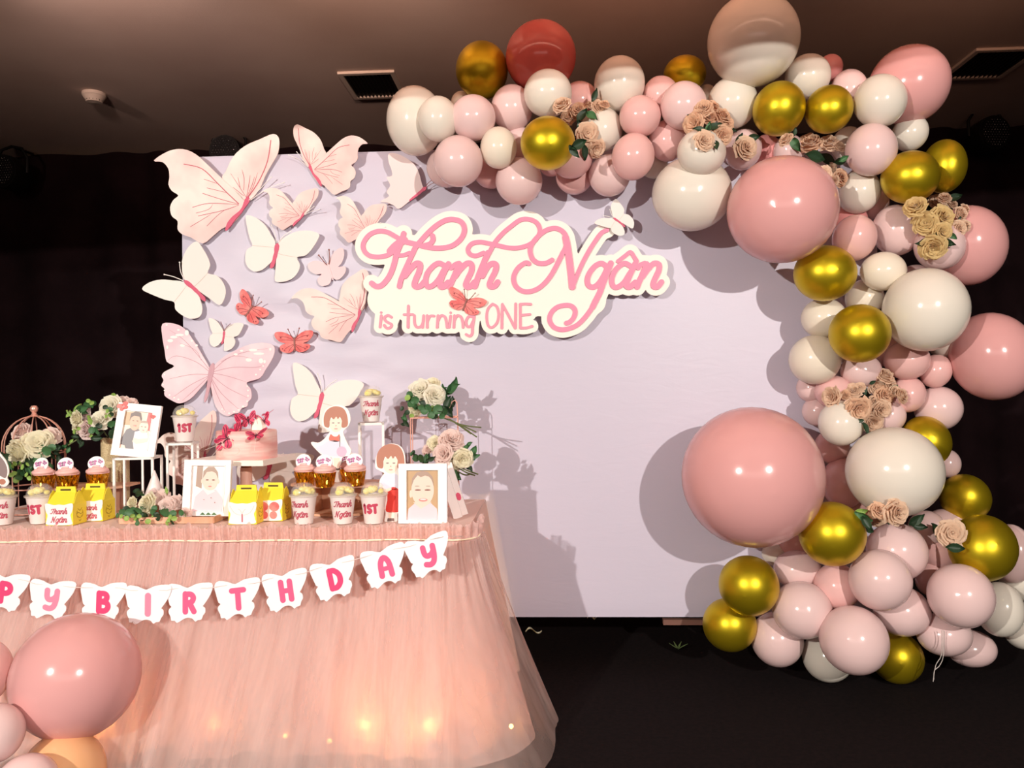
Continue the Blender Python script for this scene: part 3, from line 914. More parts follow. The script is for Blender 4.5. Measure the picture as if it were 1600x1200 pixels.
# px, py, rx, ry, colour, layer (0 = against the board, 3 = foremost), label
BL = [
    (649, 189, 44, 55, 'W', 0, 'tall white balloon at the far left end of the garland'),
    (685, 186, 31, 36, 'W', 1, 'white balloon second from the left end of the garland'),
    (698, 262, 31, 31, 'P', 0, 'pale balloon peeking out behind the lowest left pink one'),
    (722, 160, 17, 18, 'L', 0, 'beige sliver of balloon under the dark gold one'),
    (753, 110, 40, 46, 'G', 0, 'shaded gold balloon sticking up at the top left of the garland'),
    (845, 89, 54, 58, 'R', 0, 'large coral red balloon on top of the garland, in shade'),
    (739, 184, 35, 36, 'P', 2, 'pink balloon right below the shaded gold balloon'),
    (716, 252, 38, 40, 'P', 2, 'pink balloon lowest at the left end of the garland'),
    (800, 169, 32, 37, 'P', 1, 'pink balloon between the shaded gold and the white one with roses'),
    (856, 146, 37, 38, 'W', 2, 'white balloon just under the coral red one, touching the roses'),
    (779, 231, 28, 33, 'C', 2, 'small cream balloon left of the lit upper gold balloon'),
    (812, 223, 22, 26, 'P', 1, 'pink balloon wedged between the small cream and the gold one'),
    (767, 269, 26, 26, 'K', 0, 'dusky pink balloon in shadow under the small cream balloon'),
    (811, 283, 36, 37, 'P', 1, 'pink balloon hanging lowest under the small cream balloon'),
    (862, 256, 20, 20, 'K', 0, 'pink sliver of balloon right under the upper left gold one'),
    (856, 224, 42, 42, 'G', 3, 'gold balloon with roses on its right, in the upper left garland'),
    (905, 158, 30, 31, 'K', 0, 'dusky pink balloon behind the first roses'),
    (968, 131, 39, 44, 'W', 1, 'tall white balloon with shaded top, right of the first roses'),
    (940, 202, 32, 36, 'W', 1, 'white balloon touching the right side of the first roses'),
    (894, 250, 31, 29, 'K', 1, 'pink balloon right under the first roses'),
    (897, 277, 28, 27, 'K', 0, 'dusky pink balloon low behind the gold one and its roses'),
    (952, 274, 32, 33, 'P', 1, 'pink balloon hanging low, right of the first roses'),
    (989, 245, 33, 37, 'K', 2, 'peachy pink balloon above the pink one hanging low'),
    (1000, 182, 32, 33, 'K', 2, 'peachy pink balloon halfway between two rose bunches'),
    (1033, 150, 28, 32, 'K', 1, 'pink balloon with shaded top, left of the dark gold sliver'),
    (1068, 165, 36, 38, 'P', 2, 'pink balloon touching the upper left of the second rose bunch'),
    (1070, 116, 33, 30, 'G', 0, 'dark gold balloon barely visible in shade above the garland'),
    (1103, 146, 15, 14, 'L', 0, 'tiny white glimpse of balloon above the second rose bunch'),
    (1144, 161, 39, 42, 'W', 1, 'white balloon behind the second rose bunch, left of two gold ones'),
    (1043, 220, 29, 33, 'K', 1, 'peachy balloon left under the second rose bunch'),
    (1022, 260, 22, 19, 'W', 0, 'white glimpse of balloon low between peachy balloons'),
    (1096, 238, 38, 36, 'W', 2, 'white balloon carrying the second rose bunch'),
    (1081, 303, 62, 58, 'W', 1, 'large white balloon hanging below the second rose bunch'),
    (1177, 63, 72, 75, 'W', 1, 'very large shaded white balloon at the top edge of the photo'),
    (1161, 234, 29, 32, 'P', 1, 'pink balloon with a single rose on it'),
    (1197, 236, 24, 26, 'D', 0, 'deep pink balloon in shadow above the very large pink one'),
    (1217, 170, 41, 43, 'G', 2, 'left one of the two gold balloons side by side at the top'),
    (1232, 236, 24, 26, 'P', 1, 'pink balloon behind the third rose bunch at its left end'),
    (1262, 120, 36, 36, 'W', 1, 'white balloon above the two gold ones side by side'),
    (1295, 171, 38, 38, 'G', 2, 'right one of the two gold balloons side by side at the top'),
    (1297, 106, 20, 22, 'D', 0, 'dusky pink sliver of balloon beside the white one at top'),
    (1327, 139, 29, 32, 'P', 1, 'pink balloon squeezed between two white ones near the top right'),
    (1420, 133, 65, 63, 'B', 0, 'large pink balloon at the top right corner of the garland'),
    (1375, 158, 42, 43, 'W', 2, 'white balloon in front of the large top right pink one'),
    (1422, 208, 29, 29, 'W', 1, 'small white balloon below the large top right pink one'),
    (1325, 226, 26, 28, 'W', 0, 'white balloon behind the right end of the third rose bunch'),
    (1361, 234, 41, 42, 'P', 2, 'pink balloon left of the gold pair on the right side'),
    (1422, 277, 47, 41, 'G', 2, 'front gold balloon of the pair at the right, above tan roses'),
    (1475, 260, 35, 42, 'G', 0, 'rear gold balloon of the pair at the right, beside the dark'),
    (1342, 300, 34, 34, 'W', 1, 'white balloon right of the very large pink one'),
    (1222, 328, 87, 83, 'B', 2, 'very large pink balloon in the upper bend of the garland'),
    (1328, 345, 28, 26, 'D', 0, 'deep pink balloon hidden behind the white and pink ones'),
    (1335, 372, 35, 36, 'K', 2, 'pink balloon right of the very large upper pink one, above gold'),
    (1400, 360, 38, 40, 'P', 1, 'pink balloon left of the tan rose bunch'),
    (1366, 318, 24, 24, 'P', 0, 'pink glimpse of balloon under the front gold one of the pair'),
    (1468, 384, 41, 38, 'P', 1, 'pink balloon just under the tan rose bunch'),
    (1512, 384, 62, 62, 'B', 0, 'large pink balloon right behind the tan rose bunch'),
    (1289, 427, 50, 43, 'G', 2, 'gold balloon under the very large upper pink one'),
    (1380, 424, 37, 30, 'C', 2, 'cream balloon right of the gold one in the middle of the bend'),
    (1351, 466, 31, 29, 'C', 1, 'small cream balloon between two gold ones'),
    (1430, 440, 30, 26, 'P', 0, 'pink glimpse of balloon above the large right white one'),
    (1446, 484, 69, 64, 'W', 2, 'large white balloon on the right side, halfway down'),
    (1484, 530, 37, 33, 'W', 0, 'white balloon behind the lower right of the large white one'),
    (1550, 557, 70, 68, 'B', 0, 'large pink balloon cut by the right edge halfway down'),
    (1287, 497, 36, 31, 'C', 1, 'pale cream balloon at the left of the middle gold one'),
    (1305, 540, 30, 28, 'C', 0, 'pale cream balloon behind the middle gold one'),
    (1273, 562, 41, 38, 'C', 1, 'cream balloon sticking out left, below the middle gold one'),
    (1343, 521, 49, 45, 'G', 3, 'middle gold balloon left of the large right white one'),
    (1385, 545, 26, 28, 'K', 0, 'peachy glimpse of balloon under the middle gold one'),
    (1417, 563, 37, 30, 'K', 1, 'pink balloon under the large right white one'),
    (1462, 580, 26, 26, 'K', 1, 'small pink balloon left of the one cut by the right edge'),
    (1345, 579, 33, 26, 'P', 1, 'pink balloon directly under the middle gold one'),
    (1302, 612, 30, 25, 'K', 1, 'pink balloon under the leftmost dusty rose of the fourth bunch'),
    (1266, 606, 22, 22, 'P', 0, 'mauve pink glimpse of balloon left of the fourth rose bunch'),
    (1418, 616, 29, 28, 'K', 1, 'pink balloon right of the fourth rose bunch'),
    (1466, 638, 39, 34, 'P', 0, 'pink balloon at the right above the half hidden gold one'),
    (1388, 649, 28, 26, 'P', 1, 'pink balloon below the fourth rose bunch at right'),
    (1275, 643, 22, 22, 'P', 0, 'mauve glimpse of balloon left of the white one with roses'),
    (1314, 661, 36, 35, 'W', 2, 'white balloon touching the lower left of the fourth rose bunch'),
    (1447, 689, 39, 39, 'G', 1, 'half hidden gold balloon behind the large lower white one'),
    (1480, 724, 22, 22, 'P', 0, 'pink glimpse of balloon right of the large lower white one'),
    (1397, 737, 78, 69, 'W', 2, 'large white balloon in the lower part of the garland'),
    (1300, 698, 28, 26, 'K', 0, 'peachy balloon behind the white one with roses and the giant one'),
    (1318, 755, 34, 40, 'K', 0, 'pink balloon between the giant pink and the large white one'),
    (1175, 745, 111, 108, 'B', 1, 'giant pink balloon low beside the board'),
    (1508, 778, 41, 37, 'G', 0, 'gold balloon at the right of the large lower white one'),
    (1478, 825, 36, 30, 'P', 0, 'pink balloon right above the single lower rose'),
    (1448, 826, 30, 28, 'P', 1, 'pink balloon left behind the single lower rose'),
    (1340, 800, 30, 24, 'K', 0, 'pink glimpse of balloon behind the lowest rose bunch'),
    (1465, 862, 30, 30, 'K', 1, 'pink balloon under the single lower rose'),
    (1535, 856, 55, 52, 'G', 2, 'gold balloon beside the single lower rose, at the right'),
    (1300, 834, 53, 50, 'G', 3, 'gold balloon overlapping the giant pink one'),
    (1401, 862, 49, 45, 'P', 2, 'pink balloon just under the lowest rose bunch'),
    (1245, 850, 30, 26, 'K', 0, 'pink balloon wedged under the giant pink one'),
    (1213, 866, 23, 19, 'W', 0, 'pale glimpse of balloon under the giant pink one'),
    (1246, 890, 38, 30, 'P', 1, 'pink balloon left under the gold one that overlaps the giant one'),
    (1308, 916, 37, 36, 'K', 2, 'peachy pink balloon directly under the gold one in the base'),
    (1457, 900, 28, 32, 'K', 1, 'peachy balloon in the gap of the garland base'),
    (1375, 906, 50, 48, 'P', 3, 'pink balloon foremost in the middle of the garland base'),
    (1501, 931, 54, 50, 'P', 3, 'pink balloon below the right gold one in the garland base'),
    (1409, 955, 46, 39, 'P', 2, 'pink balloon in the base, above the lowest gold one'),
    (1253, 953, 47, 45, 'P', 2, 'pink balloon in the base, right of the two left gold ones'),
    (1580, 865, 34, 46, 'P', 0, 'pale pink balloon behind the right gold one, at the photo edge'),
    (1592, 905, 32, 34, 'W', 0, 'white balloon behind, cut by the right edge'),
    (1562, 952, 39, 43, 'W', 1, 'white balloon at the right of the garland base'),
    (1600, 985, 34, 30, 'W', 0, 'pale balloon in the lowest right corner, cut by the edge'),
    (1475, 991, 45, 34, 'P', 2, 'pink balloon near the bottom right, holding the loose ribbon'),
    (1517, 1013, 42, 29, 'P', 0, 'pink balloon lowest at the right end of the base'),
    (1401, 1027, 43, 41, 'G', 1, 'lowest gold balloon, behind the front pink one'),
    (1334, 1000, 55, 54, 'P', 3, 'large pink balloon foremost at the bottom of the base'),
    (1293, 1026, 40, 40, 'W', 1, 'white balloon at the very bottom, behind the pink one'),
    (1214, 999, 41, 43, 'P', 1, 'pink balloon at the bottom left, right of the lowest left gold'),
    (1170, 915, 47, 47, 'G', 2, 'upper one of the two gold balloons at the left of the base'),
    (1140, 976, 42, 42, 'G', 1, 'lower one of the two gold balloons at the left of the base'),
]
placed = []


def bscale(px, py, rx, ry, Y):
    """true half sizes of a balloon that measures rx, ry in the photo (wide-angle stretch taken out)"""
    u, v = (px - 800) / F, (py - 600) / F
    k = -(ROT.transposed() @ (at(px, py, Y) - CAM)).z / F
    a, b_ = rx * k / math.sqrt(1 + u * u), ry * k / math.sqrt(1 + v * v)
    return (a * 1.02, b_ * 1.02, (a + b_) / 2)




def solve(px, py, rx, ry, layer):
    """depth of a balloon so that it presses only slightly into those behind it"""
    Y = YB - .02 - max(rx, ry) * YB / F * (1.0) - (0, .07, .17, .27)[layer]
    for it in range(40):
        c = at(px, py, Y)
        r = bscale(px, py, rx, ry, Y)[2]
        bad = 0
        for c2, r2, l2 in placed:
            k = .80 if l2 != layer else .66
            d = (c - c2).length
            if d < (r + r2) * k and l2 <= layer:
                bad = max(bad, (r + r2) * k - d)
        if bad < .004 or Y < 2.86:
            break
        Y -= max(.008, bad * .5)
    return Y


root_b = {}
BALLS = []
GNAME = 'balloons of the garland arch'
for i in sorted(range(len(BL)), key=lambda i: (BL[i][5], i)):
    px, py, rx, ry, col, layer, label = BL[i]
    Y = solve(px, py, rx, ry, layer)
    c = at(px, py, Y)
    placed.append((c, bscale(px, py, rx, ry, Y)[2], layer))
    BALLS.append((px, py, Y, rx, ry))
    o = bpy.data.objects.new('balloon', BMESH[col])
    C.objects.link(o)
    s = Y / F
    o.scale = bscale(px, py, rx, ry, Y)
    o.location = c
    # neck points back into the garland
    o.rotation_euler = (R(90 + rnd.uniform(-22, 22)), R(rnd.uniform(-18, 18)), R(-math.degrees(math.atan((px - 800) / F)) * .6 + rnd.uniform(-15, 15)))
    if abs(rx - ry) > 4:
        o.rotation_euler = (R(90), 0, R(rnd.uniform(-6, 6)))
    tag(o, label, 'balloon', GNAME)

# balloons before the table
for px, py, rx, ry, Y, col, label in [
        (120, 1056, 104, 100, 2.34, 'B', 'big dusty pink balloon in front of the table skirt'),
        (-26, 1050, 46, 52, 2.30, 'K', 'peach balloon cut by the left edge, beside the big pink one'),
        (-8, 1146, 49, 48, 2.12, 'P', 'pale balloon cut by the left edge near the bottom corner'),
        (98, 1212, 70, 74, 2.25, 'O', 'orange peach balloon under the big pink one, lit from behind'),
        (42, 1222, 52, 46, 2.10, 'P', 'pale pink balloon cut by the bottom edge')]:
    c = at(px, py, Y)
    o = bpy.data.objects.new('balloon', BMESH[col])
    C.objects.link(o)
    s = Y / F
    o.scale = bscale(px, py, rx, ry, Y)
    o.location = c
    o.rotation_euler = (R(92), 0, 0)
    tag(o, label, 'balloon', 'balloons before the table')

m_rib = mat('clear_ribbon', (190, 180, 175), rough=.3)
rb = MB()
rr = []
for pts in ([(1471, 1022), (1462, 1040), (1458, 1065)], [(1474, 1024), (1468, 1040), (1460, 1048), (1459, 1062)]):
    rb.tube([at(x, y, 3.02) for x, y in crom([(pts[0][0] + 1, 985)] + pts, 6)], .0015, 5)
tag(obj('loose_ribbon', rb, m_rib), 'thin loose ribbon dangling under the bottom right balloons', 'ribbon')


def front_depth(px, py):
    best = 3.40
    d = ray(px, py)
    for bx, by, Y, rx, ry in BALLS:
        q = ((px - bx) / rx) ** 2 + ((py - by) / ry) ** 2
        if q < 1:
            best = min(best, Y - math.sqrt(1 - q) * (rx + ry) / 2 * Y / F)
    return best


# ------------------------------------------------------------- roses and leaves
def rose_mb(seed, openness=1.0):
    r_ = random.Random(seed)
    mb = MB()
    rings = [(.12, .62, 2, 1.9), (.23, .62, 3, 1.35), (.36, .56, 3, 1.2), (.52, .46, 4, .95), (.70, .30, 5, .8), (.88, .08, 5, .76), (1.04, -.16, 6, .66)]
    for k, (Rk, Hk, n, w) in enumerate(rings):
        ph = r_.uniform(0, 6)
        Rk = Rk * (openness if k > 2 else 1)
        for i in range(n):
            a0 = ph + 2 * PI * i / n + r_.uniform(-.15, .15)
            h = Hk + r_.uniform(-.06, .06)
            rr = Rk * r_.uniform(.92, 1.08)
            curl = .10 + .09 * (k > 2) + r_.uniform(0, .05)
            tw = r_.uniform(-.12, .12)
            wv = r_.uniform(0, 6)

            def fn(u, v, a0=a0, h=h, rr=rr, curl=curl, tw=tw, w=w, wv=wv):
                uu = u * 2 - 1
                prof = math.sin(min(v, .6) / .6 * PI / 2)
                rad = rr * (.15 + .85 * prof - .10 * max(0, v - .5)) + ((curl + .06) * max(0, (v - .78) / .22) ** 1.6) + rr * .11 * uu * v + .035 * math.sin(wv * 3 + uu * 5) * v
                z = -.5 + (h + .5) * (v ** 1.25) - .15 * abs(uu) ** 3 * v - .08 * max(0, (v - .85) / .15)
                z += .05 * math.sin(wv + uu * 5) * v
                a = a0 + uu * w * (.55 + .45 * math.sin(v * PI * .75)) + tw * v
                return Vector((rad * math.cos(a), rad * math.sin(a), z))
            mb.grid(fn, 6, 6)
    mb.lathe([(.0, .60), (.06, .58), (.10, .45), (.12, .1), (0, -.1)][::-1], 8)
    return mb


def leaf_mb(kind):
    mb = MB()
    if kind == 'round':
        mb.grid(lambda u, v: Vector(((u - .5) * 1.0, (v - .5) * 1.9 * math.sqrt(max(.02, .25 - (u - .52) ** 2)), .12 * abs(v - .5) * 2 + .1 * u * u)), 6, 4)
    else:
        mb.grid(lambda u, v: Vector(((u - .5) * 1.4, (v - .5) * .72 * math.sin(PI * min(max(u, .03), .985) ** .85), .22 * abs(v - .5) * 2 - .25 * (u - .5) ** 2)), 8, 4)
    return mb


m_green = mat('leaf_green', (52, 92, 58), rough=.5, rgb2=(78, 120, 74), noise_scale=30, spec=.4)
m_greend = mat('leaf_dark', (30, 52, 32), rough=.5, rgb2=(40, 66, 40), noise_scale=30)
m_greenl = mat('leaf_lime', (140, 172, 84), rough=.55)
m_stem = mat('stem_green', (92, 100, 56), rough=.6)
RC = dict(honey=(232, 202, 142), tan=(240, 200, 168), dust=(244, 212, 184), cream=(252, 246, 218), blush=(252, 228, 220), white=(254, 250, 232), mauve=(244, 222, 218))
RM, LM = {}, {}
for k, c in RC.items():
    mm = mat('rose_' + k, c, rough=.7, rgb2=tuple(int(v * .93) for v in c), noise_scale=25, sheen=.2, transl=.32)
    RM[k] = [rose_mb(s, .95).mesh('rose', mm, True, 70) for s in (3, 8, 21)]
LMAT = dict(g=m_green, d=m_greend, l=m_greenl)
for k, mm in LMAT.items():
    for kd in ('round', 'point'):
        LM[k, kd] = leaf_mb(kd).mesh('leaf', mm, True, 80)


def bouquet(label, roses, leaves, Yf=None, name='rose_bunch', cat='flowers', group=None, stems=None, yjit=0.0):
    """roses (px, py, r px, colour[, Y]), leaves (px, py, size px, kind, colour, angle[, Y])"""
    cx = sum(r[0] for r in roses) / len(roses)
    cy = sum(r[1] for r in roses) / len(roses)

    def dep(px, py, rpx, k):
        return (min(front_depth(px + a * rpx, py + b_ * rpx) for a, b_ in ((0, 0), (.7, 0), (-.7, 0), (0, .7), (0, -.7))) - rpx * 3.1 / F * k) if Yf is None else Yf
    c0 = at(cx, cy, dep(cx, cy, 10, 1))
    t = thing(name, label, cat, c0, group=group)
    for q in roses:
        Y = q[4] if len(q) > 4 else dep(q[0], q[1], q[2], .45)
        p = at(q[0], q[1], Y)
        s = q[2] * Y / F * .92
        o = bpy.data.objects.new('rose', rnd.choice(RM[q[3]]))
        C.objects.link(o)
        o.parent = t
        o.location = p - c0
        o.scale = (s, s, s)
        # face the viewer's side, turned away from the bunch centre
        dx, dy = (q[0] - cx) / 60, (q[1] - cy) / 60
        v = Vector((dx * 1.0 + rnd.uniform(-.3, .3), -1, -dy * 1.0 + .25 + rnd.uniform(-.3, .3)))
        o.rotation_euler = v.to_track_quat('Z', 'Y').to_euler()
    if Yf is not None:
        more = []
        for q in leaves:
            for k in range(2):
                more.append((q[0] + rnd.uniform(-9, 9), q[1] + rnd.uniform(-7, 7), q[2] * rnd.uniform(.7, 1.0), q[3], q[4] if rnd.random() < .6 else rnd.choice('gdl'), q[5] + rnd.uniform(-70, 70), q[6] + rnd.uniform(.0, .03)))
        leaves = list(leaves) + more
    for q in leaves:
        Y = q[6] if len(q) > 6 else dep(q[0], q[1], q[2], .15)
        p = at(q[0], q[1], Y)
        s = q[2] * Y / F
        o = bpy.data.objects.new('leaf', LM[q[4], q[3]])
        C.objects.link(o)
        o.parent = t
        o.location = p - c0
        o.scale = (s, s, s)
        M = Matrix.Rotation(R(q[5]), 3, Vector((0, -1, 0))) @ Matrix.Rotation(R(90), 3, 'X')
        M = Matrix.Rotation(R(rnd.uniform(-35, 35)), 3, 'Z') @ Matrix.Rotation(R(rnd.uniform(-30, 30)), 3, 'X') @ M
        o.rotation_euler = M.to_euler()
    if stems:
        for pts in stems:
            sm = MB()
            sm.tube([at(*q) - c0 for q in crom(pts, 5)], .0028, 6)
            obj('stem', sm, m_stem, t)
    return t


G7 = 'dusty rose bunches on the garland'
bouquet('dusty rose bunch beside the left gold balloon of the garland',
        [(877, 162, 14, 'dust'), (888, 182, 12, 'tan'), (904, 170, 12, 'tan'), (936, 166, 12, 'dust'), (918, 208, 17, 'dust'), (932, 233, 14, 'dust'), (945, 162, 8, 'tan'), (924, 163, 8, 'dust')],
        [(928, 148, 15, 'point', 'd', 80), (910, 182, 20, 'point', 'd', 60), (925, 182, 18, 'point', 'g', -40), (903, 225, 22, 'point', 'd', 30), (898, 236, 18, 'point', 'd', -60), (912, 238, 18, 'point', 'd', -70), (908, 198, 16, 'point', 'd', 100)], group=G7)
bouquet('dusty rose bunch on the white balloon above the large white one',
        [(1099, 168, 14, 'tan'), (1113, 165, 12, 'tan'), (1131, 180, 13, 'tan'), (1108, 182, 12, 'tan'), (1082, 193, 16, 'tan'), (1102, 219, 15, 'dust'), (1130, 213, 15, 'tan'), (1138, 192, 10, 'tan'), (1090, 178, 11, 'tan')],
        [(1092, 203, 14, 'point', 'd', 170), (1116, 200, 20, 'point', 'd', 30), (1119, 228, 14, 'point', 'd', -80), (1143, 204, 12, 'point', 'd', -30), (1108, 200, 14, 'point', 'g', 80), (1080, 182, 10, 'point', 'd', 150)], group=G7)
bouquet('single dusty rose with dark leaves between the second and third bunches',
        [(1167, 230, 17, 'dust')], [(1153, 217, 16, 'point', 'd', 60), (1176, 215, 16, 'point', 'd', 10), (1156, 243, 12, 'point', 'd', -60), (1150, 228, 9, 'point', 'g', 180)], group=G7)
bouquet('dusty rose bunch between the two gold balloons and the very large pink one',
        [(1227, 217, 11, 'dust'), (1264, 222, 19, 'tan'), (1296, 222, 15, 'dust'), (1312, 228, 10, 'dust'), (1289, 272, 13, 'dust'), (1315, 278, 13, 'tan'), (1302, 284, 9, 'dust'), (1300, 263, 8, 'dust')],
        [(1272, 246, 26, 'point', 'd', -10), (1292, 250, 22, 'point', 'd', -30), (1312, 253, 16, 'point', 'd', 10), (1244, 225, 20, 'point', 'g', -65), (1241, 206, 10, 'point', 'd', 80), (1318, 248, 12, 'point', 'g', 30)], group=G7)
bouquet('tan rose bunch below the pair of gold balloons on the right',
        [(1429, 321, 16, 'honey'), (1466, 314, 13, 'dust'), (1476, 308, 10, 'dust'), (1446, 349, 17, 'honey'), (1475, 339, 18, 'honey'), (1474, 362, 14, 'honey'), (1503, 333, 11, 'dust'), (1509, 326, 8, 'dust'), (1500, 357, 12, 'dust'), (1510, 352, 9, 'dust'), (1458, 388, 18, 'honey'), (1489, 318, 8, 'dust')],
        [(1491, 310, 18, 'point', 'd', 20), (1450, 327, 16, 'point', 'd', -60), (1494, 346, 14, 'point', 'd', 60), (1480, 380, 18, 'point', 'd', -20), (1440, 377, 18, 'point', 'd', 200), (1461, 371, 14, 'point', 'd', 60), (1488, 368, 12, 'point', 'g', -40)], group=G7)
bouquet('wide dusty rose bunch above the large lower white balloon',
        [(1297, 620, 15, 'dust'), (1332, 610, 13, 'dust'), (1344, 604, 8, 'dust'), (1320, 616, 8, 'tan'), (1384, 586, 14, 'dust'), (1371, 604, 13, 'dust'), (1392, 598, 11, 'dust'), (1384, 617, 14, 'tan'), (1400, 611, 9, 'dust'), (1410, 618, 13, 'dust'), (1343, 640, 18, 'tan'), (1368, 630, 12, 'dust'), (1380, 640, 13, 'dust'), (1363, 661, 15, 'dust'), (1331, 633, 9, 'dust')],
        [(1355, 618, 20, 'point', 'd', -40), (1348, 609, 14, 'point', 'd', 100), (1351, 670, 16, 'point', 'd', -60), (1343, 657, 9, 'point', 'd', 190), (1396, 606, 12, 'point', 'g', 30), (1364, 597, 8, 'point', 'd', 30)], group=G7)
bouquet('lowest dusty rose bunch, between the gold and large white balloons',
        [(1375, 797, 13, 'tan'), (1403, 801, 19, 'dust'), (1371, 813, 10, 'dust'), (1363, 800, 9, 'tan')],
        [(1350, 806, 20, 'point', 'g', -30), (1345, 800, 16, 'point', 'l', 20), (1354, 818, 18, 'point', 'd', -60), (1358, 827, 14, 'point', 'd', -30), (1432, 811, 20, 'point', 'd', 40), (1437, 822, 16, 'point', 'd', -5), (1388, 813, 10, 'point', 'd', 90)], group=G7)
bouquet('single dusty rose lying on the left of the lower right gold balloon',
        [(1487, 833, 20, 'dust')], [(1460, 828, 18, 'point', 'd', -60), (1492, 856, 20, 'point', 'd', -5), (1466, 843, 12, 'point', 'g', -50), (1476, 850, 10, 'point', 'g', -20)], group=G7)
# ------------------------------------------------------------- table, cloth, tulle skirt
XL = -2.35
m_twood = mat('table_top_cloth', (236, 176, 158), rough=.75, rgb2=(228, 166, 148), noise_scale=8)
m_satin = mat('peach_satin', (240, 184, 162), rough=.55, sheen=.3, transl=.2)
tb = thing('folding_table', 'long folding table hidden under the pink cloth', 'table', ((XL + TR) / 2, (TF + TBK) / 2, 0))
wpart('table_top', MB().box(((XL + TR) / 2, (TF + TBK) / 2, TT - .022), (TR - XL - .02, TBK - TF - .02, .03)), mat('grey_laminate', (190, 185, 180)), tb)
for x in (XL + .12, TR - .1):
    for y in (TF + .1, TBK - .08):
        g = MB()
        g.tube([(x, y, 0), (x, y, TT - .037)], .014, 10)
        wpart('leg', g, m_dark, tb)


def path_pts(off=0.0):
    """front edge from the left to the corner, then back along the right end"""
    c = .05
    pts = [(XL, TF - off)]
    pts.append((TR - c, TF - off))
    for k in range(1, 7):
        a = -PI / 2 + PI / 2 * k / 6
        pts.append((TR - c + (c + off) * math.cos(a), TF + c + (c + off) * math.sin(a)))
    pts.append((TR + off, TBK))
    return pts


def sampler(pts):
    L = [0]
    for a, b_ in zip(pts, pts[1:]):
        L.append(L[-1] + math.hypot(b_[0] - a[0], b_[1] - a[1]))

    def f(s):
        d = s * L[-1]
        k = max(i for i in range(len(L) - 1) if L[i] <= d + 1e-9)
        t = (d - L[k]) / (L[k + 1] - L[k])
        a, b_ = pts[k], pts[k + 1]
        x, y = a[0] + (b_[0] - a[0]) * t, a[1] + (b_[1] - a[1]) * t
        # outward normal blended over the corner
        e = 1e-3
        return x, y
    return f, L[-1]


# inner satin cloth: opaque, hangs on every side that can be seen
cloth = MB()
fp, LEN = sampler(path_pts(0))


def normal(f, s):
    a = f(max(0, s - .004))
    b_ = f(min(1, s + .004))
    d = Vector((b_[0] - a[0], b_[1] - a[1])).normalized()
    return Vector((d.y, -d.x))


def cloth_fn(u, v):
    x, y = fp(u)
    n = normal(fp, u)
    s = u * LEN
    side = max(0, (s - (TR - XL)) / (TBK - TF))
    fold = .012 * math.sin(s * 34 + 1.3 * math.sin(s * 7)) + .008 * math.sin(s * 71)
    out = .004 + v * (.05 + .09 * side) + fold * v
    return Vector((x + n.x * out, y + n.y * out, TT + .001 - (TT - .012) * v))


cloth.grid(cloth_fn, 420, 16)
cloth.grid(lambda u, v: Vector((XL + (TR + .003 - XL) * u, TF - .003 + (TBK - TF + .003) * v, TT + .001)), 20, 6)
tag(obj('tablecloth', cloth, m_satin, angle=80), 'peach satin tablecloth hanging under the tulle, bare at the right end', 'tablecloth')


def tulle_mat(name, rgb, dens, streak=60):
    m = bpy.data.materials.new(name)
    m.use_nodes = True
    nt = m.node_tree
    nt.nodes.remove(nt.nodes['Principled BSDF'])
    out = nt.nodes['Material Output']
    N = nt.nodes.new
    d = N('ShaderNodeBsdfDiffuse')
    d.inputs[0].default_value = lin(rgb)
    tr = N('ShaderNodeBsdfTranslucent')
    tr.inputs[0].default_value = lin(rgb)
    m1 = N('ShaderNodeMixShader')
    m1.inputs[0].default_value = .38
    tp = N('ShaderNodeBsdfTransparent')
    m2 = N('ShaderNodeMixShader')
    uv = N('ShaderNodeUVMap')
    uv.uv_map = 'uv'
    mp = N('ShaderNodeMapping')
    mp.inputs['Scale'].default_value = (streak, .6, 1)
    ns = N('ShaderNodeTexNoise')
    ns.inputs['Scale'].default_value = 4
    ns.inputs['Detail'].default_value = 3
    ns.inputs['Distortion'].default_value = .3
    mr = N('ShaderNodeMapRange')
    mr.inputs['From Min'].default_value = .3
    mr.inputs['From Max'].default_value = .7
    mr.inputs['To Min'].default_value = max(0, dens - .13)
    mr.inputs['To Max'].default_value = min(1, dens + .13)
    L = nt.links.new
    L(uv.outputs[0], mp.inputs[0])
    L(mp.outputs[0], ns.inputs[0])
    L(ns.outputs[0], mr.inputs[0])
    L(mr.outputs[0], m2.inputs[0])
    L(d.outputs[0], m1.inputs[1])
    L(tr.outputs[0], m1.inputs[2])
    L(tp.outputs[0], m2.inputs[1])
    L(m1.outputs[0], m2.inputs[2])
    L(m2.outputs[0], out.inputs[0])
    return m


m_tul1 = tulle_mat('pink_tulle', (243, 216, 212), .66, 11)
m_tul2 = tulle_mat('pink_tulle_inner', (240, 204, 198), .8, 8)
m_tul3 = tulle_mat('pink_tulle_hem', (250, 222, 214), .36, 12)
skirt = thing('tulle_skirt', 'gathered pink tulle skirt along the front of the table', 'table skirt', ((XL + TR) / 2, TF - .1, 0))


def skirt_path(off):
    pts = [(XL, TF - off), (TR - .05, TF - off)]
    for k in range(1, 10):
        a = -PI / 2 + PI / 2 * k / 9
        pts.append((TR - .05 + (.05 + off) * math.cos(a), TF + .05 + (.05 + off) * math.sin(a)))
    pts.append((TR + off, TF + .20))
    return pts


